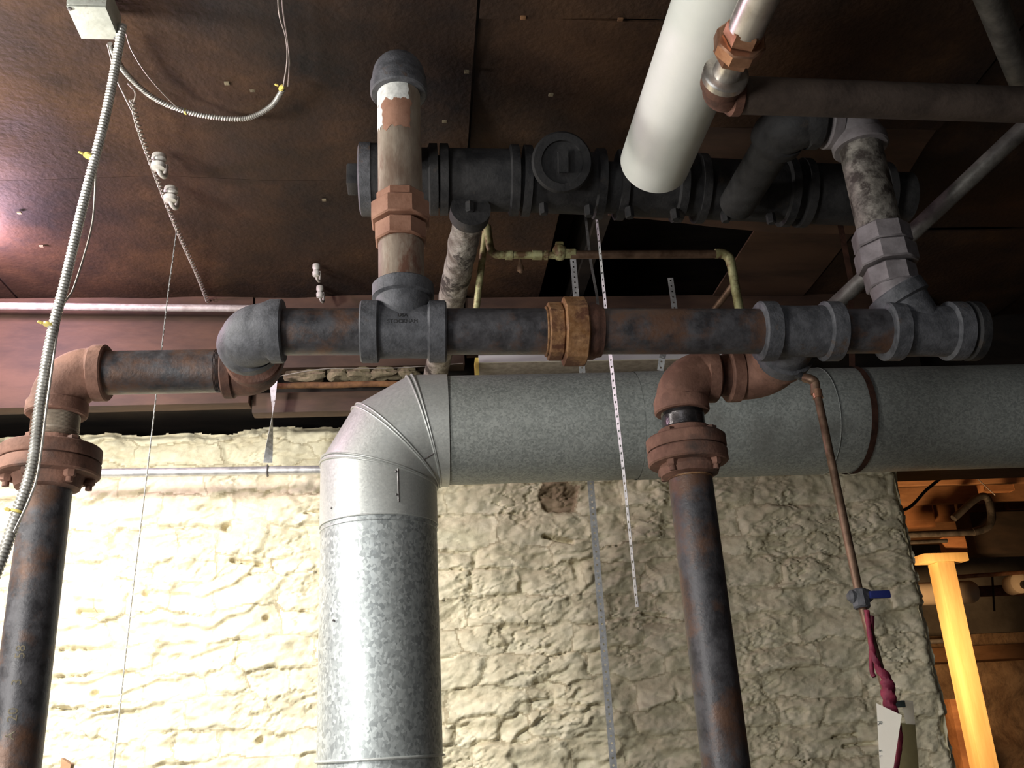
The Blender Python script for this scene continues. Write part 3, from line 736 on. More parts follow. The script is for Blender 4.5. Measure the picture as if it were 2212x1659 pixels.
# left riser
lr = thing('pipe_riser', 'rusty flanged iron riser behind the armoured cable with a horizontal arm to the dark elbow', 'pipe', (LX, LY, 0), 'flanged iron risers')
E2 = Vector((E1.x, LY, LZ))
obj('elbow', elbow_bm(E2, (-1, 0, 0), (0, -1, 0), R=.050, L=.022, rb=.052, rc=.0575, cw=.020), RUST_DK, lr)
lx0 = at(222, 803, Y=LY).x
E3 = Vector((LX, LY, LZ))
obj('pipe', pipe_bm(E3+Vector((.07, 0, 0)), E2-Vector((.055, 0, 0)), threads=(.02, .03)), IRON, lr)
obj('elbow', elbow_bm(E3, (1, 0, 0), (0, 0, -1), R=.066, L=.024, rb=.0515, rc=.0575, cw=.026), RUST, lr, label='bright rust-red elbow')
FZ = at(105, 1000, Y=LY).z
obj('nipple', pipe_bm(E3-Vector((0, 0, .07)), (LX, LY, FZ+.03), threads=(.05, .03)), PAINTED, lr)
flange(lr, (LX, LY, FZ), r=.092, th0=.35, nb=6)
vp = obj('pipe', pipe_bm((LX, LY, FZ-.03), (LX, LY, 0), seg=48), IRON, lr)
def vert_text(X0, Y0, r, ang, z0):
    def fn(c):   # reading upward
        a = ang-c.y/r*-1; a = ang - c.y/r
        return Vector((X0+(r+c.z)*sin(a), Y0-(r+c.z)*cos(a), z0+c.x))
    return fn
for body, py, s in (('A', 1588, .022), ('20', 1543, .024), ('3', 1473, .024), ('58', 1408, .024)):
    q = at(45, py, Y=LY-R3)
    text_on(body, s, STENCIL, vp, vert_text(LX, LY, R3+.0003, .12, q.z), name='stencil_lettering', depth=.0002, label='faded tan stencilled characters')

# right riser
rr = thing('pipe_riser', 'flanged iron riser standing before the horizontal duct with rusty elbows under the long pipe', 'pipe', (RX, RY, 0), 'flanged iron risers')
E4 = Vector((RX, RY, RZ))
obj('elbow', elbow_bm(E4, (1, 0, 0), (0, 0, -1), R=.064, L=.018, rb=.0515, rc=.0575, cw=.026), RUST, rr, label='rust-brown elbow over the flange')
E5 = Vector((hx(1722), RY, RZ))
obj('elbow', elbow_bm(E5, (-1, 0, 0), (0, -1, .12), R=.070, L=.022, rb=.052, rc=.0575, cw=.026), RUST, rr, label='red-brown elbow tucked behind the header')
obj('nipple', pipe_bm(E4+Vector((.06, 0, 0)), E5-Vector((.06, 0, 0)), threads=(.03, .03)), RUST_DK, rr)
FZ2 = at(1470, 975, Y=RY).z
SHINY = mat('wet_black_nipple', [(.3, (.035, .033, .035)), (.7, (.09, .08, .08))], scale=25, rough=.2, rough2=.35, metal=.6, bump=.5, bscale=90)
obj('nipple', pipe_bm(E4-Vector((0, 0, .07)), (RX, RY, FZ2+.03), threads=(.02, .02)), SHINY, rr, label='shiny black nipple')
flange(rr, (RX, RY, FZ2), r=.082, th0=.75, nb=4)
obj('thread_ring', pipe_bm((RX, RY, FZ2-.03), (RX, RY, FZ2-.06), r=.0452, threads=(.028, .001)), RUST_ORG, rr)
obj('pipe', pipe_bm((RX, RY, FZ2-.05), (RX, RY, 0), seg=48), IRON, rr)

# centre riser going up from the tee
CX = -.029
cr = thing('pipe_riser', 'vertical iron riser with a blown-out white patch and a red-brown union rising from the grey tee', 'pipe', (CX, HY, 2.33), 'upright iron risers')
def cz(py, X=CX, Y=HY): return at(862, py, Y=Y).z
obj('nipple', pipe_bm((CX, HY, 2.31), (CX, HY, cz(520)), threads=(.03, .01)), PAINTED, cr)
u0_, u1_ = Vector((CX, HY, cz(527))), Vector((CX, HY, 3))
k_ = [(cz(y)-cz(527)) for y in (527, 490, 487, 447, 445, 425)]
union(cr, u0_, u1_, RED_UNION, [(k_[0], k_[1], .0535, 8), (k_[1]+.004, k_[3], .0615, 8), (k_[3], k_[5], .0505, 8)], phase=pi/8)
mp_ = pipe_bm((CX, HY, cz(440)), (CX, HY, cz(185)))
ps = obj('pipe', mp_, PAINTED, cr, label='brown and white spattered pipe')
def patch_on(x0, y0, r, a0, a1, z0, z1, m, parent, seed):
    bm = bmesh.new(); g = []
    for j in range(25):
        row = []
        for i in range(25):
            u_, v_ = i/24*2-1, j/24*2-1
            a = (a0+a1)/2+(a1-a0)/2*u_*(1+.25*mn.noise(Vector((v_*2, seed, 0)))); z = (z0+z1)/2+(z1-z0)/2*v_*(1+.3*mn.noise(Vector((u_*2.2, seed+5, 0)))+.18*mn.noise(Vector((u_*7, seed+9, 0))))
            row.append(bm.verts.new((x0+r*sin(a), y0-r*cos(a), z)))
        g.append(row)
    for j in range(24):
        for i in range(24): bm.faces.new((g[j][i], g[j][i+1], g[j+1][i+1], g[j+1][i]))
    return obj('pipe_patch', bm, m, parent, label='blown-out white patch')
patch_on(CX, HY, R3+.0006, -1.5, .45, cz(243), cz(178), WHITEPATCH, ps, 2)  # white patch widened so the riser's lit side reads blown out
po_ = patch_on(CX, HY, R3+.0007, -.85, .55, cz(300), cz(240), RED_UNION, ps, 14); po_['label'] = 'rust-brown patch'
patch_on(CX, HY, R3+.0006, -1.55, -.75, cz(290), cz(240), WHITEPATCH, ps, 8)
TZ = cz(150)+.01
obj('elbow', elbow_bm((CX, HY, TZ), (0, 0, -1), (0, 1, 0), R=.055, L=.022, rb=.0525, rc=.0595, cw=.028), FIT, cr, label='bare grey top elbow')
OY, OZ = 2.07, 2.84
obj('pipe', pipe_bm((CX, HY+.05, TZ), (CX, OY-.05, TZ-.0), r=R3), PAINTED, cr)

# right riser up from its tee
QX = .957
qr = thing('pipe_riser', 'speckled grey iron riser with a lavender-grey union at the right end of the header', 'pipe', (QX, HY, 2.3), 'upright iron risers')
def qp(px, py): return at(px, py, Y=HY)
qa, qb = qp(1938, 660), qp(1852, 290)
qd = (qb-qa).normalized()
def ql(py): # parameter along the riser by picture height
    tt = (py-660)/(290-660); return qa.lerp(qb, tt)
obj('nipple', pipe_bm(hp(1993)+QDIR.normalized()*.085, ql(608), r=.047), GREYFIT, qr)
A_ = ql(625); B_ = ql(505)
ll = (B_-A_).length
union(qr, A_, B_, GREYFIT, [(0, ll*.32, .052, 8), (ll*.35, ll*.66, .062, 8), (ll*.69, ll, .0585, 8)], phase=.2)
obj('pipe', pipe_bm(ql(520), ql(320)), SPECK, qr, label='grey speckled pipe')
QC = ql(262)
obj('elbow', elbow_bm(QC, -qd, (-1, 0, 0), R=.052, L=.018, rb=.052, rc=.058, cw=.024), GREYFIT, qr)
Q2 = Vector((at(1700, 262, Y=HY).x, HY, QC.z))
obj('pipe', pipe_bm(QC-Vector((.05, 0, 0)), Q2+Vector((.04, 0, 0))), IRON_DK, qr)
obj('elbow', elbow_bm(Q2, (1, 0, 0), (0, 1, 0), R=.052, L=.018, rb=.053, rc=.059, cw=.024), IRON_DK, qr)
obj('pipe', pipe_bm(Q2+Vector((0, .05, 0)), Vector((Q2.x, OY-.06, QC.z+.01))), IRON_DK, qr)

# ---------------------------------------------------------------- old sooty header behind
old = thing('boiler_header', 'thick sooty black header of flanged fittings running below the ceiling behind the risers', 'pipe', (.3, OY, OZ))
def ox(px): return at(px, 385, Y=OY).x
def op(px): return Vector((ox(px), OY, OZ-.05*max(0, (ox(px))-.2)))
def tee_big(p0, p1, lab=None):
    A, B = op(p0), op(p1); L = (B-A).length; rb, rc, c = .079, .090, .020
    bm = lathe(A, B, [(0, rc), (c, rc), (c+.004, rb), (L-c-.004, rb), (L-c, rc), (L, rc)], 44)
    return bm
obj('square_plug', nut_bm(op(750), op(778), .040, 4, phase=pi/4), IRON_DK, old)
obj('end_flange', lathe(op(776), op(803), [(0, .082), (.004, .092), ((op(803)-op(776)).length, .092)], 44), FIT, old, label='dark grey end flange')
obj('tee', tee_big(803, 945), IRON_DK, old)
for a, b2 in ((950, 1118), (1128, 1300), (1330, 1470), (1500, 1700), (1720, 1900)):
    obj('fitting', tee_big(a, b2), IRON_DK, old)
obj('core_pipe', lathe(op(790), op(1950), [(0, .066), ((op(1950)-op(790)).length, .066)], 40), IRON_DK, old)
# round cleanout plug facing the camera, with its square lug
cc = at(1213, 352, Y=OY-.115); cc.z -= 0
pd = Vector((0, -1, -.45)).normalized()
b = lathe(cc-pd*.05, cc+pd*.06, [(0, .060), (.035, .060), (.038, .072), (.058, .075), (.066, .070), (.067, .052), (.060, .050), (.060, .0)], 40, cap=False)
cp = obj('cleanout_plug', b, IRON_DK, old)
bm = bmesh.new(); rotm = pd.to_track_quat('Z', 'X').to_matrix(); box(bm, cc+pd*.02, (.052, .020, .022), rot=rotm, bev=.002)
obj('plug_lug', bm, IRON_DK, cp)
# bolts and ribs on the header underside
for px in (1010, 1165, 1260, 1345, 1440, 1545, 1640):
    q = op(px)+Vector((0, -.03, -.084)); obj('bolt', nut_bm(q, q+Vector((0, 0, -.03)), .012, 6), IRON_DK, old)
# scaly pipe slanting back to the wall
A = at(1016, 455, Y=OY-.02); B = at(940, 815, Y=2.98)
t = thing('slanting_pipe', 'scaly flaking pipe slanting down from the old header toward the wall', 'pipe', A)
b = sweep(bmesh.new(), [A.lerp(B, k/60) for k in range(61)], .039, 36, fn=lambda s, a, r: r+.004*mn.noise(Vector((s*18, cos(a)*2.2, sin(a)*2.2))))
obj('pipe', b, SCALY, t)
obj('pipe_collar', lathe(A.lerp(B, -.01), B, [(0, .050), (.035, .050), (.040, .044)], 36), IRON_DK, t)

# ---------------------------------------------------------------- brass and copper gauge line
cy = 2.28
t = thing('brass_pipe', 'thin brass and copper pipe with a small valve bridging below the old header', 'pipe', at(1065, 550, Y=cy))
pts = [at(1052, 488, Y=cy), at(1056, 515, Y=cy), at(1060, 538, Y=cy), at(1070, 549, Y=cy), at(1090, 551, Y=cy)]
obj('elbow', sweep(bmesh.new(), bez(pts, 5), .011, 18), BRASS, t)
obj('pipe', lathe(at(1088, 551, Y=cy), at(1215, 552, Y=cy), [(0, .010), (.148, .010)], 18), BRASS, t)
for a, b2 in ((1092, 1108), (1150, 1172), (1176, 1184)):
    obj('coupling', lathe(at(a, 551, Y=cy), at(b2, 551.5, Y=cy), [(0, .0135), ((b2-a)*.00118, .0135)], 18), BRASS, t)
vb = at(1209, 545, Y=cy); b = bmesh.new(); bmesh.ops.create_icosphere(b, subdivisions=3, radius=.021); bmesh.ops.scale(b, vec=(1, 1, 1.15), verts=b.verts); bmesh.ops.translate(b, verts=b.verts, vec=vb)
box(b, vb+Vector((0, 0, .018)), (.022, .022, .02), bev=.003); nb = nut_bm(vb+Vector((.012, 0, -.004)), vb+Vector((.045, 0, -.004)), .015, 6)
v_ = obj('valve_body', b, BRASS, t); obj('valve_nut', nb, BRASS, v_)
obj('pipe', lathe(at(1232, 550, Y=cy), at(1562, 549, Y=cy), [(0, .0115), ((at(1562, 549, Y=cy)-at(1232, 550, Y=cy)).length, .0115)], 18), COPPER, t, label='brown copper length')
obj('elbow', sweep(bmesh.new(), bez([at(1545, 548, Y=cy), at(1560, 548, Y=cy), at(1574, 556, Y=cy), at(1580, 572, Y=cy)], 5), .0135, 18), BRASS, t)
obj('pipe', lathe(at(1578, 562, Y=cy), at(1601, 690, Y=cy), [(0, .0125), (.16, .0125)], 18), BRASS, t)
obj('pipe', lathe(at(1588, 610, Y=cy), at(1535, 680, Y=cy+.1), [(0, .0095), (.2, .0095)], 16), COPPER, t)
obj('pipe', lathe(at(1049, 500, Y=cy+.02), at(1026, 690, Y=cy+.1), [(0, .0095), (.26, .0095)], 16), BRASS, t)
lp = at(1124, 575, Y=cy)
obj('drip_cock', lathe(lp+Vector((0, 0, .02)), lp-Vector((0, 0, .02)), [(0, .004), (.014, .005), (.02, .009), (.034, .009), (.04, .003)], 14), COPPER, t)

# ---------------------------------------------------------------- white jacketed pipe and nickel fittings
WXc, WZc, WR = .5555, 2.735, .0805
a0 = at(1440, 325, Z=WZc)
wpipe = lathe((WXc, a0.y+.055, WZc), (WXc-.01, -.8, WZc), [(0, 0.0), (0, WR-.006), (.004, WR), (2.6, WR)], 72, cap=False)
tag(obj('jacketed_pipe', wpipe, WHITE, loc=(WXc, 1.5, WZc)), 'thick smooth white pipe coming overhead, its round end near the old header', 'pipe')
NZ = 2.55
t = thing('cross_pipe', 'dark brown overhead cross pipe starting at a nickel elbow and running to the right edge', 'pipe', (.6, 1.35, NZ))
n0 = at(1548, 205, Z=NZ); n1 = at(1622, 5, Z=NZ)
nd = Vector((0, -1, 0))
c0 = Vector((n0.x, n0.y-.0, NZ))
obj('elbow', elbow_bm(c0, (0, -1, 0), (1, 0, 0), R=.028, L=.016, rb=.030, rc=.037, cw=.018, seg=36), RUST_DK, t)
obj('nipple', pipe_bm(c0-Vector((0, .03, 0)), c0-Vector((0, .125, 0)), r=.0245, threads=(.02, .002)), CHROME, t, label='shiny nickel nipple')
q1 = c0-Vector((0, .10, 0)); q2 = c0-Vector((0, .4, 0))
uu = union(t, q1, q2, COPPERNUT, [(0, .018, .036, 6), (.018, .045, .043, 8), (.047, .078, .033, 6)], phase=.3)
obj('collar', lathe(c0-Vector((0, .042, 0)), c0-Vector((0, .060, 0)), [(0, .037), (.003, .040), (.015, .040), (.018, .036)], 36), CHROME, t, label='bright collar ring')
obj('pipe', pipe_bm(c0-Vector((0, .17, 0)), c0-Vector((0, .9, 0)), r=.030), CHROME, t, label='shiny nickel pipe')
ca = c0+Vector((.03, 0, 0)); cb_ = at(2230, 226, Y=c0.y+.05)
obj('pipe', pipe_bm(ca, Vector((cb_.x+.8, cb_.y+.03, cb_.z)), r=.033), CROSS, t, label='dark brown pipe length')
# diagonal pipes on the right
A, B = at(2235, 255, Y=1.94), at(1790, 672, Y=2.44)
tag(obj('diagonal_pipe', pipe_bm(A, B, r=.0235), CONDUIT_DK, loc=A), 'grey pipe slanting down behind the speckled riser to the header', 'pipe', 'slanting grey pipes')
A, B = at(2135, -12, Z=2.72), at(2225, 215, Z=2.72)
B = B+(B-A)*1.6; A = A-(B-A)*.5
tag(obj('diagonal_pipe', pipe_bm(A, B, r=.026), CONDUIT_DK, loc=A), 'short grey pipe crossing the top right corner above the cross pipe', 'pipe', 'slanting grey pipes')

# ---------------------------------------------------------------- conduits
A, B = at(-120, 660, Y=2.95), at(560, 667, Y=2.95)
tag(obj('conduit', pipe_bm(A, B, r=.0125, seg=20), CONDUIT_P, loc=A), 'upper painted conduit running along the brown beam to the dark elbow', 'conduit')
A, B = at(120, 1024, Y=3.1), at(760, 1014, Y=3.1)
lc = thing('conduit', 'lower shiny conduit crossing the stone wall between left riser and duct', 'conduit', A)
obj('tube', pipe_bm(A, B, r=.0148, seg=20), CONDUIT, lc)
obj('pipe_hook', ringtube([Vector((at(578, 1017, Y=3.1).x, 3.1+.018*cos(tau*k/20), at(578, 1017, Y=3.1).z+.018*sin(tau*k/20))) for k in range(20)], .003), STRAP_DK, lc)

# ---------------------------------------------------------------- junction box, cables, wires
bx = at(192, 42, Z=2.93)
jb = thing('junction_box', 'dirty white square electrical box on the ceiling at the upper left', 'electrical box', bx)
rz = Matrix.Rotation(radians(3), 3, 'Z')
p00 = at(178, 84, Z=2.93); p10 = at(262, 86, Z=2.93); p01 = at(138, 10, Z=2.93)
cxy = (p10+p01)/2; ax = (p10-p00); ay = (p01-p00); bw, bd = ax.length, ay.length
rotb = Matrix((ax.normalized(), Vector((0, 0, 1)).cross(ax.normalized()), Vector((0, 0, 1)))).transposed()
b = bmesh.new(); box(b, cxy+Vector((0, 0, .03)), (bw, bd*.98, .055), rot=rotb, bev=.006); obj('box_body', b, BOXW, jb)
b = bmesh.new(); box(b, cxy+Vector((0, 0, .0)), (bw*.97, bd*.95, .004), rot=rotb, bev=.0015); obj('cover_plate', b, BOXW, jb)
for s1, s2 in ((-.42, -.42), (.42, .42)):
    q = cxy+rotb@Vector((bw*s1, bd*s2, -.002)); obj('screw', lathe(q, q-Vector((0, 0, .004)), [(0, .0045), (.003, .004), (.004, .001)], 12), STRAP_DK, jb)
q = cxy+rotb@Vector((.0, -bd*.49*0, -.003))
def armored(pts, r, pitch, label, ties, m=ARMOR, a=.0012, step=None):
    path = resample(bez(pts, 20), pitch/5)
    bm = sweep(bmesh.new(), path, r, 14, fn=lambda s, ang, rr: rr+a*sin(tau*s/pitch+ang))
    t_ = thing('armoured_cable', label, 'cable', pts[0])
    obj('metal_sheath', bm, m, t_)
    for (q, d) in ties:
        q = Vector(q); d = Vector(d).normalized()
        b = lathe(q-d*.004, q+d*.004, [(.002, r+.0022), (.006, r+.0022)], 16)
        o_ = obj('tie', b, YEL, t_)
        h = nut_bm(q+Vector((-r*.8, -.007, 0)), q+Vector((-r-.010, -.009, .004)), .0028, 6); obj('tie_tail', h, YEL, o_)
    return t_
cab = [at(264, 55, Y=1.66), at(255, 110, Y=1.665), at(228, 250, Y=1.67), at(180, 440, Y=1.67), at(140, 610, Y=1.66), at(112, 720, Y=1.65), at(88, 860, Y=1.63), at(70, 1000, Y=1.62), at(40, 1100, Y=1.60), at(0, 1215, Y=1.58), at(-50, 1330, Y=1.56)]
armored(cab, .0088, .0070, 'armoured electrical cable dropping from the junction box past the left riser', [(at(192, 337, Y=1.67), (-.2, 0, -1)), (at(106, 702, Y=1.65), (-.2, 0, -1)), (at(38, 1105, Y=1.6), (-.3, 0, -1))])
CT = CZ-.035
cab2 = [at(236, 95, Z=CT), at(270, 155, Z=CT), at(330, 210, Z=CT), at(400, 240, Z=CT), at(470, 254, Z=CT), at(535, 255, Z=CT), at(585, 230, Z=CT), at(612, 192, Z=CT)]
armored(cab2, .0058, .0062, 'armoured cable sagging in an arc under the ceiling right of the junction box', [(at(401, 241, Z=CT), (1, -.1, 0)), (at(608, 190, Z=CT), (.6, .8, 0))])
def wire(pts, r, label, m=TWINE, cat='wire', group=None, smoothn=10, name='thin_wire'):
    bm = sweep(bmesh.new(), bez(pts, smoothn), r, 6)
    return tag(obj(name, bm, m, loc=pts[0]), label, cat, group)
wire([at(612, 186, Z=2.96), at(620, 130, Z=2.96), at(617, 80, Z=2.96), at(603, 30, Z=2.96), at(600, -30, Z=2.96)], .0017, 'left one of two thin wires rising from the sagging cable end to the top edge')
wire([at(622, 186, Z=2.965), at(625, 130, Z=2.965), at(620, 80, Z=2.965), at(612, 30, Z=2.965), at(607, -30, Z=2.965)], .0017, 'right one of two thin wires rising from the sagging cable end to the top edge')
wire([at(272, 72, Z=2.95), at(285, 110, Z=2.95), at(320, 165, Z=2.95), at(372, 222, Z=2.955), at(398, 240, Z=2.96)], .0014, 'fine wire looping from the junction box to the tie on the sagging cable')
wire([at(208, 300, Y=1.68), at(205, 420, Y=1.70), at(196, 500, Y=1.70), at(160, 620, Y=1.68), at(132, 675, Y=1.665), at(105, 850, Y=1.615), at(84, 1010, Y=1.60), at(65, 1075, Y=1.585), at(30, 1150, Y=1.565)], .0020, 'thin wire bowing beside the dropping armoured cable', m=TWINE)
# twisted jack chain
def twisted(p0, p1, n, off, ph, r=.0017):
    out = []
    P_ = bez(p0, 30); P_ = resample(P_, .004); 
    for i, p in enumerate(P_):
        a = i*.004/.036*tau+ph; out.append(p+Vector((cos(a)*off, 0, sin(a)*off*.8)))
    return out
CP = [at(285, 215, Z=2.955), at(300, 275, Z=2.96), at(330, 360, Z=2.96), at(385, 500, Z=2.965), at(425, 590, Z=2.97), at(452, 660, Z=2.975)]
t = thing('twisted_wire', 'pair of twisted wires running along the ceiling past the two grey knobs', 'wire', CP[0])
for ph in (0, pi): obj('strand', sweep(bmesh.new(), twisted(CP, None, 0, .0058, ph), .0020, 6), TWINE, t)
obj('lead', sweep(bmesh.new(), bez([at(232, 95, Z=2.95), at(250, 165, Z=2.95), at(268, 205, Z=2.952), at(285, 240, Z=2.955)]), .0018, 6), TWINE, t)
obj('lead', sweep(bmesh.new(), bez([at(276, 180, Z=2.96), at(292, 200, Z=2.955), at(288, 225, Z=2.955), at(287, 245, Z=2.955)]), .0018, 6), TWINE, t)
def knob(px, py, label, s=1.2):
    q = at(px, py, Z=2.955); t_ = thing('porcelain_knob', label, 'knob', q, 'porcelain wire knobs on the ceiling')
    d = Vector((.12, 1, 0)).normalized()
    obj('knob_body', lathe(q+Vector((0, 0, .03))-d*.0, q-Vector((0, 0, .012*s)), [(0, .015*s), (.012, .016*s), (.02, .011*s), (.028, .016*s), (.040, .014*s), (.043, .005)], 22), PORC, t_)
    b = bmesh.new(); sweep(b, bez([q-Vector((0, 0, .008)), q+d*.020-Vector((0, 0, .014)), q+d*.036-Vector((-.004, 0, .010)), q+d*.050+Vector((0, 0, .03))]), .0055*s, 12); obj('knob_shank', b, PORC, t_)
knob(342, 357, 'upper grey porcelain knob beside the twisted wires')
knob(368, 427, 'lower grey porcelain knob beside the twisted wires')
knob(683, 590, 'upper of two small knobs above the long iron pipe, left of the centre riser', .8)
knob(691, 636, 'lower of two small knobs above the long iron pipe, left of the centre riser', .8)

# ---------------------------------------------------------------- copper drain tube with valve, cord and tags
t = thing('copper_tube', 'thin copper tube dropping from the header elbow through a small blue-handled valve', 'tube', at(1760, 830, Y=1.7))
obj('bend', sweep(bmesh.new(), bez([at(1640, 785, Y=1.80), at(1700, 803, Y=1.76), at(1745, 818, Y=1.71)], 8), .0085, 16), IRON_DK, t)
obj('elbow', sweep(bmesh.new(), bez([at(1738, 816, Y=1.71), at(1752, 820, Y=1.7), at(1760, 828, Y=1.7), at(1762, 852, Y=1.7)], 8), .0095, 18), COPPER, t)
ya = 1.7; P0 = at(1762, 835, Y=ya); P1 = at(1856, 1282, Y=ya-.05)
obj('tube', lathe(P0, P1, [(0, .0078), ((P1-P0).length, .0078)], 18), COPPER, t)
obj('collar', lathe(P0.lerp(P1, .02), P1, [(0, .0098), (.018, .0098)], 18), COPPERNUT, t)
VD = (P1-P0).normalized(); vb = P1+VD*.005
va = nut_bm(vb-VD*.012, vb+VD*.022, .0155, 8); lathe(vb+Vector((-.022, 0, 0)), vb+Vector((.022, 0, 0)), [(0, .006), (.006, .012), (.038, .012), (.044, .008)], 14, bm=va)
v = obj('valve_body', va, FIT, t)
b = bmesh.new(); box(b, vb+Vector((.031, -.012, 0)), (.038, .010, .014), bev=.004); obj('handle', b, BLUE, v, label='blue valve handle')
P2 = at(1926, 1535, Y=ya-.07)
obj('tube', lathe(P1+VD*.02, P2, [(0, .0092), (.006, .0092), (.008, .0075), ((P2-P1).length, .0075)], 18), COPPER, t)
# red cord
RP = [at(1872, 1318, Y=1.635), at(1884, 1400, Y=1.632), at(1897, 1440, Y=1.63), at(1915, 1470, Y=1.63), at(1922, 1520, Y=1.63), at(1937, 1560, Y=1.63), at(1944, 1600, Y=1.63), at(1930, 1690, Y=1.63)]
pr = bez(RP, 12); n_ = len(pr)
bm = sweep(bmesh.new(), pr, [.0045+.007*math.exp(-((i/n_-.5)/.17)**2) for i in range(n_)], 14, fn=lambda s, a, r: r*(1+.15*sin(a*3+s*300)))
t = thing('red_cord', 'dark red cord wound down the copper tube to the paper tags', 'cord', RP[0])
obj('cord_strand', bm, RED, t)
obj('cord_strand', sweep(bmesh.new(), bez([at(1884, 1330, Y=1.66), at(1882, 1420, Y=1.665), at(1884, 1452, Y=1.665), at(1889, 1462, Y=1.662)]), .004, 10), RED, t)
def sheet(p, m, name, label, loc, cat='tag', curl=.0):
    # p: 4 corner points tl,tr,br,bl ; slight curl, real thickness
    bm = bmesh.new(); g = []
    nrm_ = (p[1]-p[0]).cross(p[3]-p[0]).normalized()
    for j in range(13):
        g.append([bm.verts.new(p[0].lerp(p[1], i/8).lerp(p[3].lerp(p[2], i/8), j/12)+nrm_*curl*sin(pi*i/8)) for i in range(9)])
    for j in range(12):
        for i in range(8): bm.faces.new((g[j][i], g[j][i+1], g[j+1][i+1], g[j+1][i]))
    bmesh.ops.solidify(bm, geom=list(bm.faces), thickness=.0006)
    return tag(obj(name, bm, m, loc=loc), label, cat)
T4 = [at(1893, 1519, Y=1.628), at(1948, 1545, Y=1.592), at(1928, 1672, Y=1.600), at(1901, 1672, Y=1.625)]
pn = (T4[1]-T4[0]).cross(T4[3]-T4[0]).normalized()
if pn.y > 0: pn = -pn
def on_tag(px, py):
    d = ray(px, py); return CAM+d*((T4[0]-CAM).dot(pn)/d.dot(pn))
tg = sheet(T4, PAPER, 'paper_tag', 'front white paper tag with dark handwriting hanging on the copper tube', T4[0])
ORG[tg.name] = T4[0].copy()
def tagtext(body, px, py, s):
    c0_ = on_tag(px, py); ex = (on_tag(px+2, py+20)-c0_).normalized(); ey = pn.cross(ex).normalized()
    nn = pn
    text_on(body, s, INK, tg, lambda c: c0_+ex*c.x+ey*c.y+nn*(.0016+c.z), name='handwriting', depth=.0001, label='dark handwritten letters')
tagtext('R', 1901, 1562, .012); tagtext('S', 1903, 1622, .008); tagtext('L', 1904, 1634, .008)
T5 = [at(1946, 1512, Y=1.662), at(1972, 1514, Y=1.660), at(1977, 1565, Y=1.662), at(1957, 1564, Y=1.664)]
tg2 = thing('paper_tag', 'rear white tag with a yellowed plastic sleeve behind the front paper tag', 'tag', T5[0])
o_ = sheet(T5, PAPER, 'tag_top', '', T5[0]); 
for kx in ('label', 'category'): del o_[kx]
o_.parent = tg2; o_.location = (0, 0, 0)
T6 = [at(1944, 1562, Y=1.665), at(1977, 1563, Y=1.663), at(1987, 1690, Y=1.665), at(1938, 1690, Y=1.667)]
o_ = sheet(T6, PLASTIC, 'tag_sleeve', '', T6[0])
for kx in ('label', 'category'): del o_[kx]
o_.parent = tg2; o_.location = T6[0]-T5[0]
b = bmesh.new(); box(b, at(1942, 1521, Y=1.66), (.020, .006, .011), bev=.001)
o_ = obj('tag_clip', b, INK, tg2)

# small upright stake at the lower left
q = at(146, 1648, Y=2.6); s_ = .012
b = bmesh.new(); vs_ = []
for (dx, dy) in ((-s_, -s_), (s_, -s_), (s_, s_), (-s_, s_)):
    vs_.append((b.verts.new((q.x+dx, q.y+dy, 0)), b.verts.new((q.x+dx, q.y+dy, q.z+(.012 if dx < 0 else -.004)))))
for k in range(4): b.faces.new((vs_[k][0], vs_[(k+1) % 4][0], vs_[(k+1) % 4][1], vs_[k][1]))
b.faces.new([v[0] for v in vs_]); b.faces.new([v[1] for v in vs_])
tag(obj('wooden_stake', b, OLDWOOD, loc=(q.x, q.y, 0), smooth=False), 'narrow wooden stake whose slanted tip shows at the bottom edge beside the left riser', 'stake')

# ---------------------------------------------------------------- back room seen through the opening
fw = rough_sheet(1.0, 6.3, 0, 2.0, lambda x, z: Vector((x, 6.2-.05*mn.fractal(Vector((x*3, z*5, 2)), .8, 2.0, 4), z)), 160, 80)
structure(obj('wall_far', fw, FARSTONE))
structure(obj('wall_far_upper', boxb((1.0, 6.28, 1.9), (6.3, 6.5, 3.24)), CONCRETE, smooth=False))
structure(obj('wall_inner', boxb((WX0, 3.76, 0), (1.2, 6.3, 3.24)), CONCRETE, smooth=False))
PY = 4.5
pt = thing('wood_post', 'pale yellow pine post with a short cap board standing in the back room', 'post', (2.56, PY, 0))
tl = at(2003, 1218, Y=PY); tr = at(2062, 1214, Y=PY)
hw = (tr.x-tl.x)
rp = Matrix.Rotation(radians(3), 3, 'Z')
xc = at(2032, 1215, Y=PY).x
b = bmesh.new(); box(b, (xc+.0, PY, tl.z/2), (.089, .089, tl.z), rot=rp, bev=.003); obj('post_shaft', b, PINE, pt)
b = bmesh.new(); box(b, (xc+.005, PY, tl.z+.022), (.235, .10, .042), rot=rp, bev=.006); obj('cap_board', b, PINE, pt)
# joists and subfloor
for k, y in enumerate((4.0, 4.42, 4.84, 5.26, 5.68, 6.05)):
    o_ = obj('floor_joist', boxb((1.25, y-.022, 2.58+.0*k), (6.2, y+.022, 2.80), bev=.003), OLDWOOD, loc=(3, y, 2.7)); tag(o_, ['old joist nearest the stone wall, just over the doorway', 'second old joist in from the doorway', 'old joist over the pine post', 'old joist just beyond the dark girder', 'old joist next to last before the far wall', 'old joist running against the far wall'][k], 'joist', 'back room joists')
o_ = obj('ceiling_back', boxb((1.2, 3.78, 2.80), (6.3, 6.3, 2.83)), OLDWOOD, smooth=False); structure(o_)
A, B = Vector((xc+.10, PY+.16, 2.40)), Vector((5.6, PY+.5, 2.40))
b = bmesh.new(); box(b, (4.45, PY+.4, 2.40), (3.1, .14, .22), rot=Matrix.Rotation(radians(3), 3, 'Z'), bev=.006)
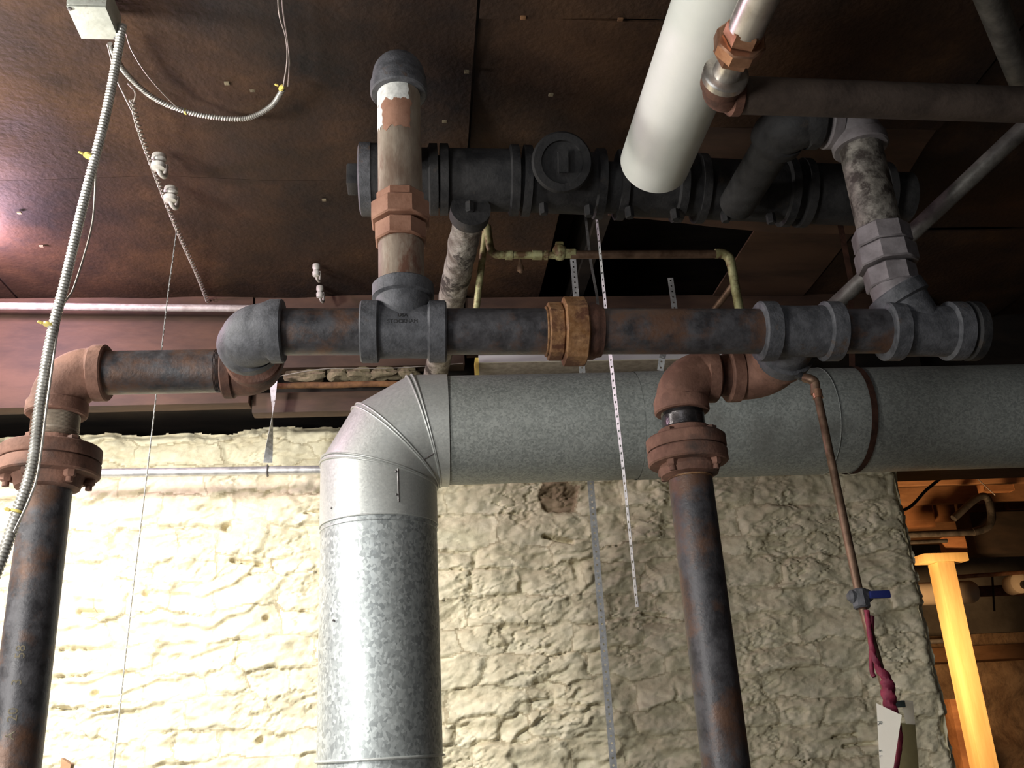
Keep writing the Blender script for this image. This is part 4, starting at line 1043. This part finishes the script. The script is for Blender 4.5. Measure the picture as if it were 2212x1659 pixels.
tag(obj('girder', b, DARKWOOD, loc=(4.2, PY+.4, 2.40)), 'dark timber girder running right from above the pine post', 'beam')
# pipes in the back room
A, B = at(1930, 1158, Y=4.3), at(2110, 1149, Y=4.3)
A.x = 1.19
t = thing('black_pipe', 'black iron pipe crossing above the post and bending up toward the joists', 'pipe', A)
obj('pipe', pipe_bm(A, B, r=.016, seg=20), IRON_DK, t)
obj('elbow', sweep(bmesh.new(), bez([B-Vector((.02, 0, 0)), at(2130, 1140, Y=4.3), at(2142, 1120, Y=4.3), at(2138, 1085, Y=4.3)], 8), .019, 18), IRON_DK, t)
obj('elbow', sweep(bmesh.new(), bez([at(2139, 1088, Y=4.3), at(2128, 1072, Y=4.3), at(2105, 1080, Y=4.3), at(2060, 1120, Y=4.3)], 8), .017, 18), IRON_DK, t)
A, B = at(1935, 1176, Y=4.4), at(2045, 1168, Y=4.4)
A.x = 1.19
tag(obj('black_pipe', pipe_bm(A, B, r=.010, seg=16), IRON_DK, loc=A), 'thinner black pipe just above the cap board of the post', 'pipe')
A, B = at(2060, 1247, Y=4.9), at(2300, 1230, Y=4.9)
tag(obj('copper_pipe', pipe_bm(A, B, r=.011, seg=16), COPPERNUT, loc=A), 'bright copper pipe running right from behind the pine post', 'pipe')
A, B = at(1960, 1285, Y=5.1), at(2105, 1278, Y=5.1)
t = thing('insulated_pipe', 'short fat canvas-wrapped pipe behind the pine post with bare rusty pipe beyond', 'pipe', A)
obj('canvas_jacket', lathe(A-Vector((.3, 0, 0)), B, [(0, .062), (((B-A).length+.3)*.97, .062), (((B-A).length+.3), .052)], 32), CANVAS, t)
obj('pipe', pipe_bm(B-Vector((.05, 0, 0)), at(2260, 1272, Y=5.1), r=.030, seg=24), RUST_DK, t)
obj('hanger_rod', sweep(bmesh.new(), [at(2143, 1240, Y=5.05), at(2148, 1320, Y=5.05)], .006, 8), IRON_DK, t)
A = at(2195, 1262, Y=5.0)
t = thing('capped_pipe', 'orange-lit round pipe end at the right edge beyond the pine post', 'pipe', A)
obj('cap_body', lathe(A+Vector((0, .05, 0)), A-Vector((0, .05, 0)), [(0, .052), (.09, .055), (.1, .04)], 28), CANVAS, t)
obj('cap_plug', lathe(A-Vector((-.01, .05, .012)), A-Vector((-.01, .07, .012)), [(0, .022), (.02, .02)], 18), IRON_DK, t)
A, B = at(2010, 1386, Y=5.6), at(2048, 1384, Y=5.6)
tag(obj('white_conduit', pipe_bm(Vector((1.19, A.y, A.z)), B, r=.014, seg=16), CONDUIT, loc=A), 'short pale pipe stub low between the wall end and the pine post', 'pipe')
b = boxb((at(1992, 1400, Y=5.9).x-.3, 5.9, at(2000, 1432, Y=5.9).z), (at(2300, 1400, Y=5.9).x, 6.15, at(2000, 1400, Y=5.9).z), bev=.01)
tag(obj('wall_ledge', b, OLDWOOD, loc=(3, 6, 1.8)), 'low timber ledge along the far orange-lit wall', 'ledge')
# cross bracing wires and blocking
wire([Vector((WX1-.03, 3.74, at(1940, 1108, Y=3.85).z)), at(1948, 1103, Y=3.9), at(2005, 1055, Y=3.9), at(2062, 1012, Y=3.9), Vector((at(2110, 980, Y=3.99).x, 3.99, 2.59))], .007, 'dark cable rising diagonally above the wall end under the duct', m=IRON_DK, name='black_cable')
wire([Vector((at(2060, 985, Y=3.99).x, 3.99, 2.59)), at(2088, 1012, Y=3.9), at(2118, 1040, Y=3.9), at(2150, 1070, Y=3.9)], .0022, 'thin pale wire falling diagonally under the duct at the doorway', m=TWINE)
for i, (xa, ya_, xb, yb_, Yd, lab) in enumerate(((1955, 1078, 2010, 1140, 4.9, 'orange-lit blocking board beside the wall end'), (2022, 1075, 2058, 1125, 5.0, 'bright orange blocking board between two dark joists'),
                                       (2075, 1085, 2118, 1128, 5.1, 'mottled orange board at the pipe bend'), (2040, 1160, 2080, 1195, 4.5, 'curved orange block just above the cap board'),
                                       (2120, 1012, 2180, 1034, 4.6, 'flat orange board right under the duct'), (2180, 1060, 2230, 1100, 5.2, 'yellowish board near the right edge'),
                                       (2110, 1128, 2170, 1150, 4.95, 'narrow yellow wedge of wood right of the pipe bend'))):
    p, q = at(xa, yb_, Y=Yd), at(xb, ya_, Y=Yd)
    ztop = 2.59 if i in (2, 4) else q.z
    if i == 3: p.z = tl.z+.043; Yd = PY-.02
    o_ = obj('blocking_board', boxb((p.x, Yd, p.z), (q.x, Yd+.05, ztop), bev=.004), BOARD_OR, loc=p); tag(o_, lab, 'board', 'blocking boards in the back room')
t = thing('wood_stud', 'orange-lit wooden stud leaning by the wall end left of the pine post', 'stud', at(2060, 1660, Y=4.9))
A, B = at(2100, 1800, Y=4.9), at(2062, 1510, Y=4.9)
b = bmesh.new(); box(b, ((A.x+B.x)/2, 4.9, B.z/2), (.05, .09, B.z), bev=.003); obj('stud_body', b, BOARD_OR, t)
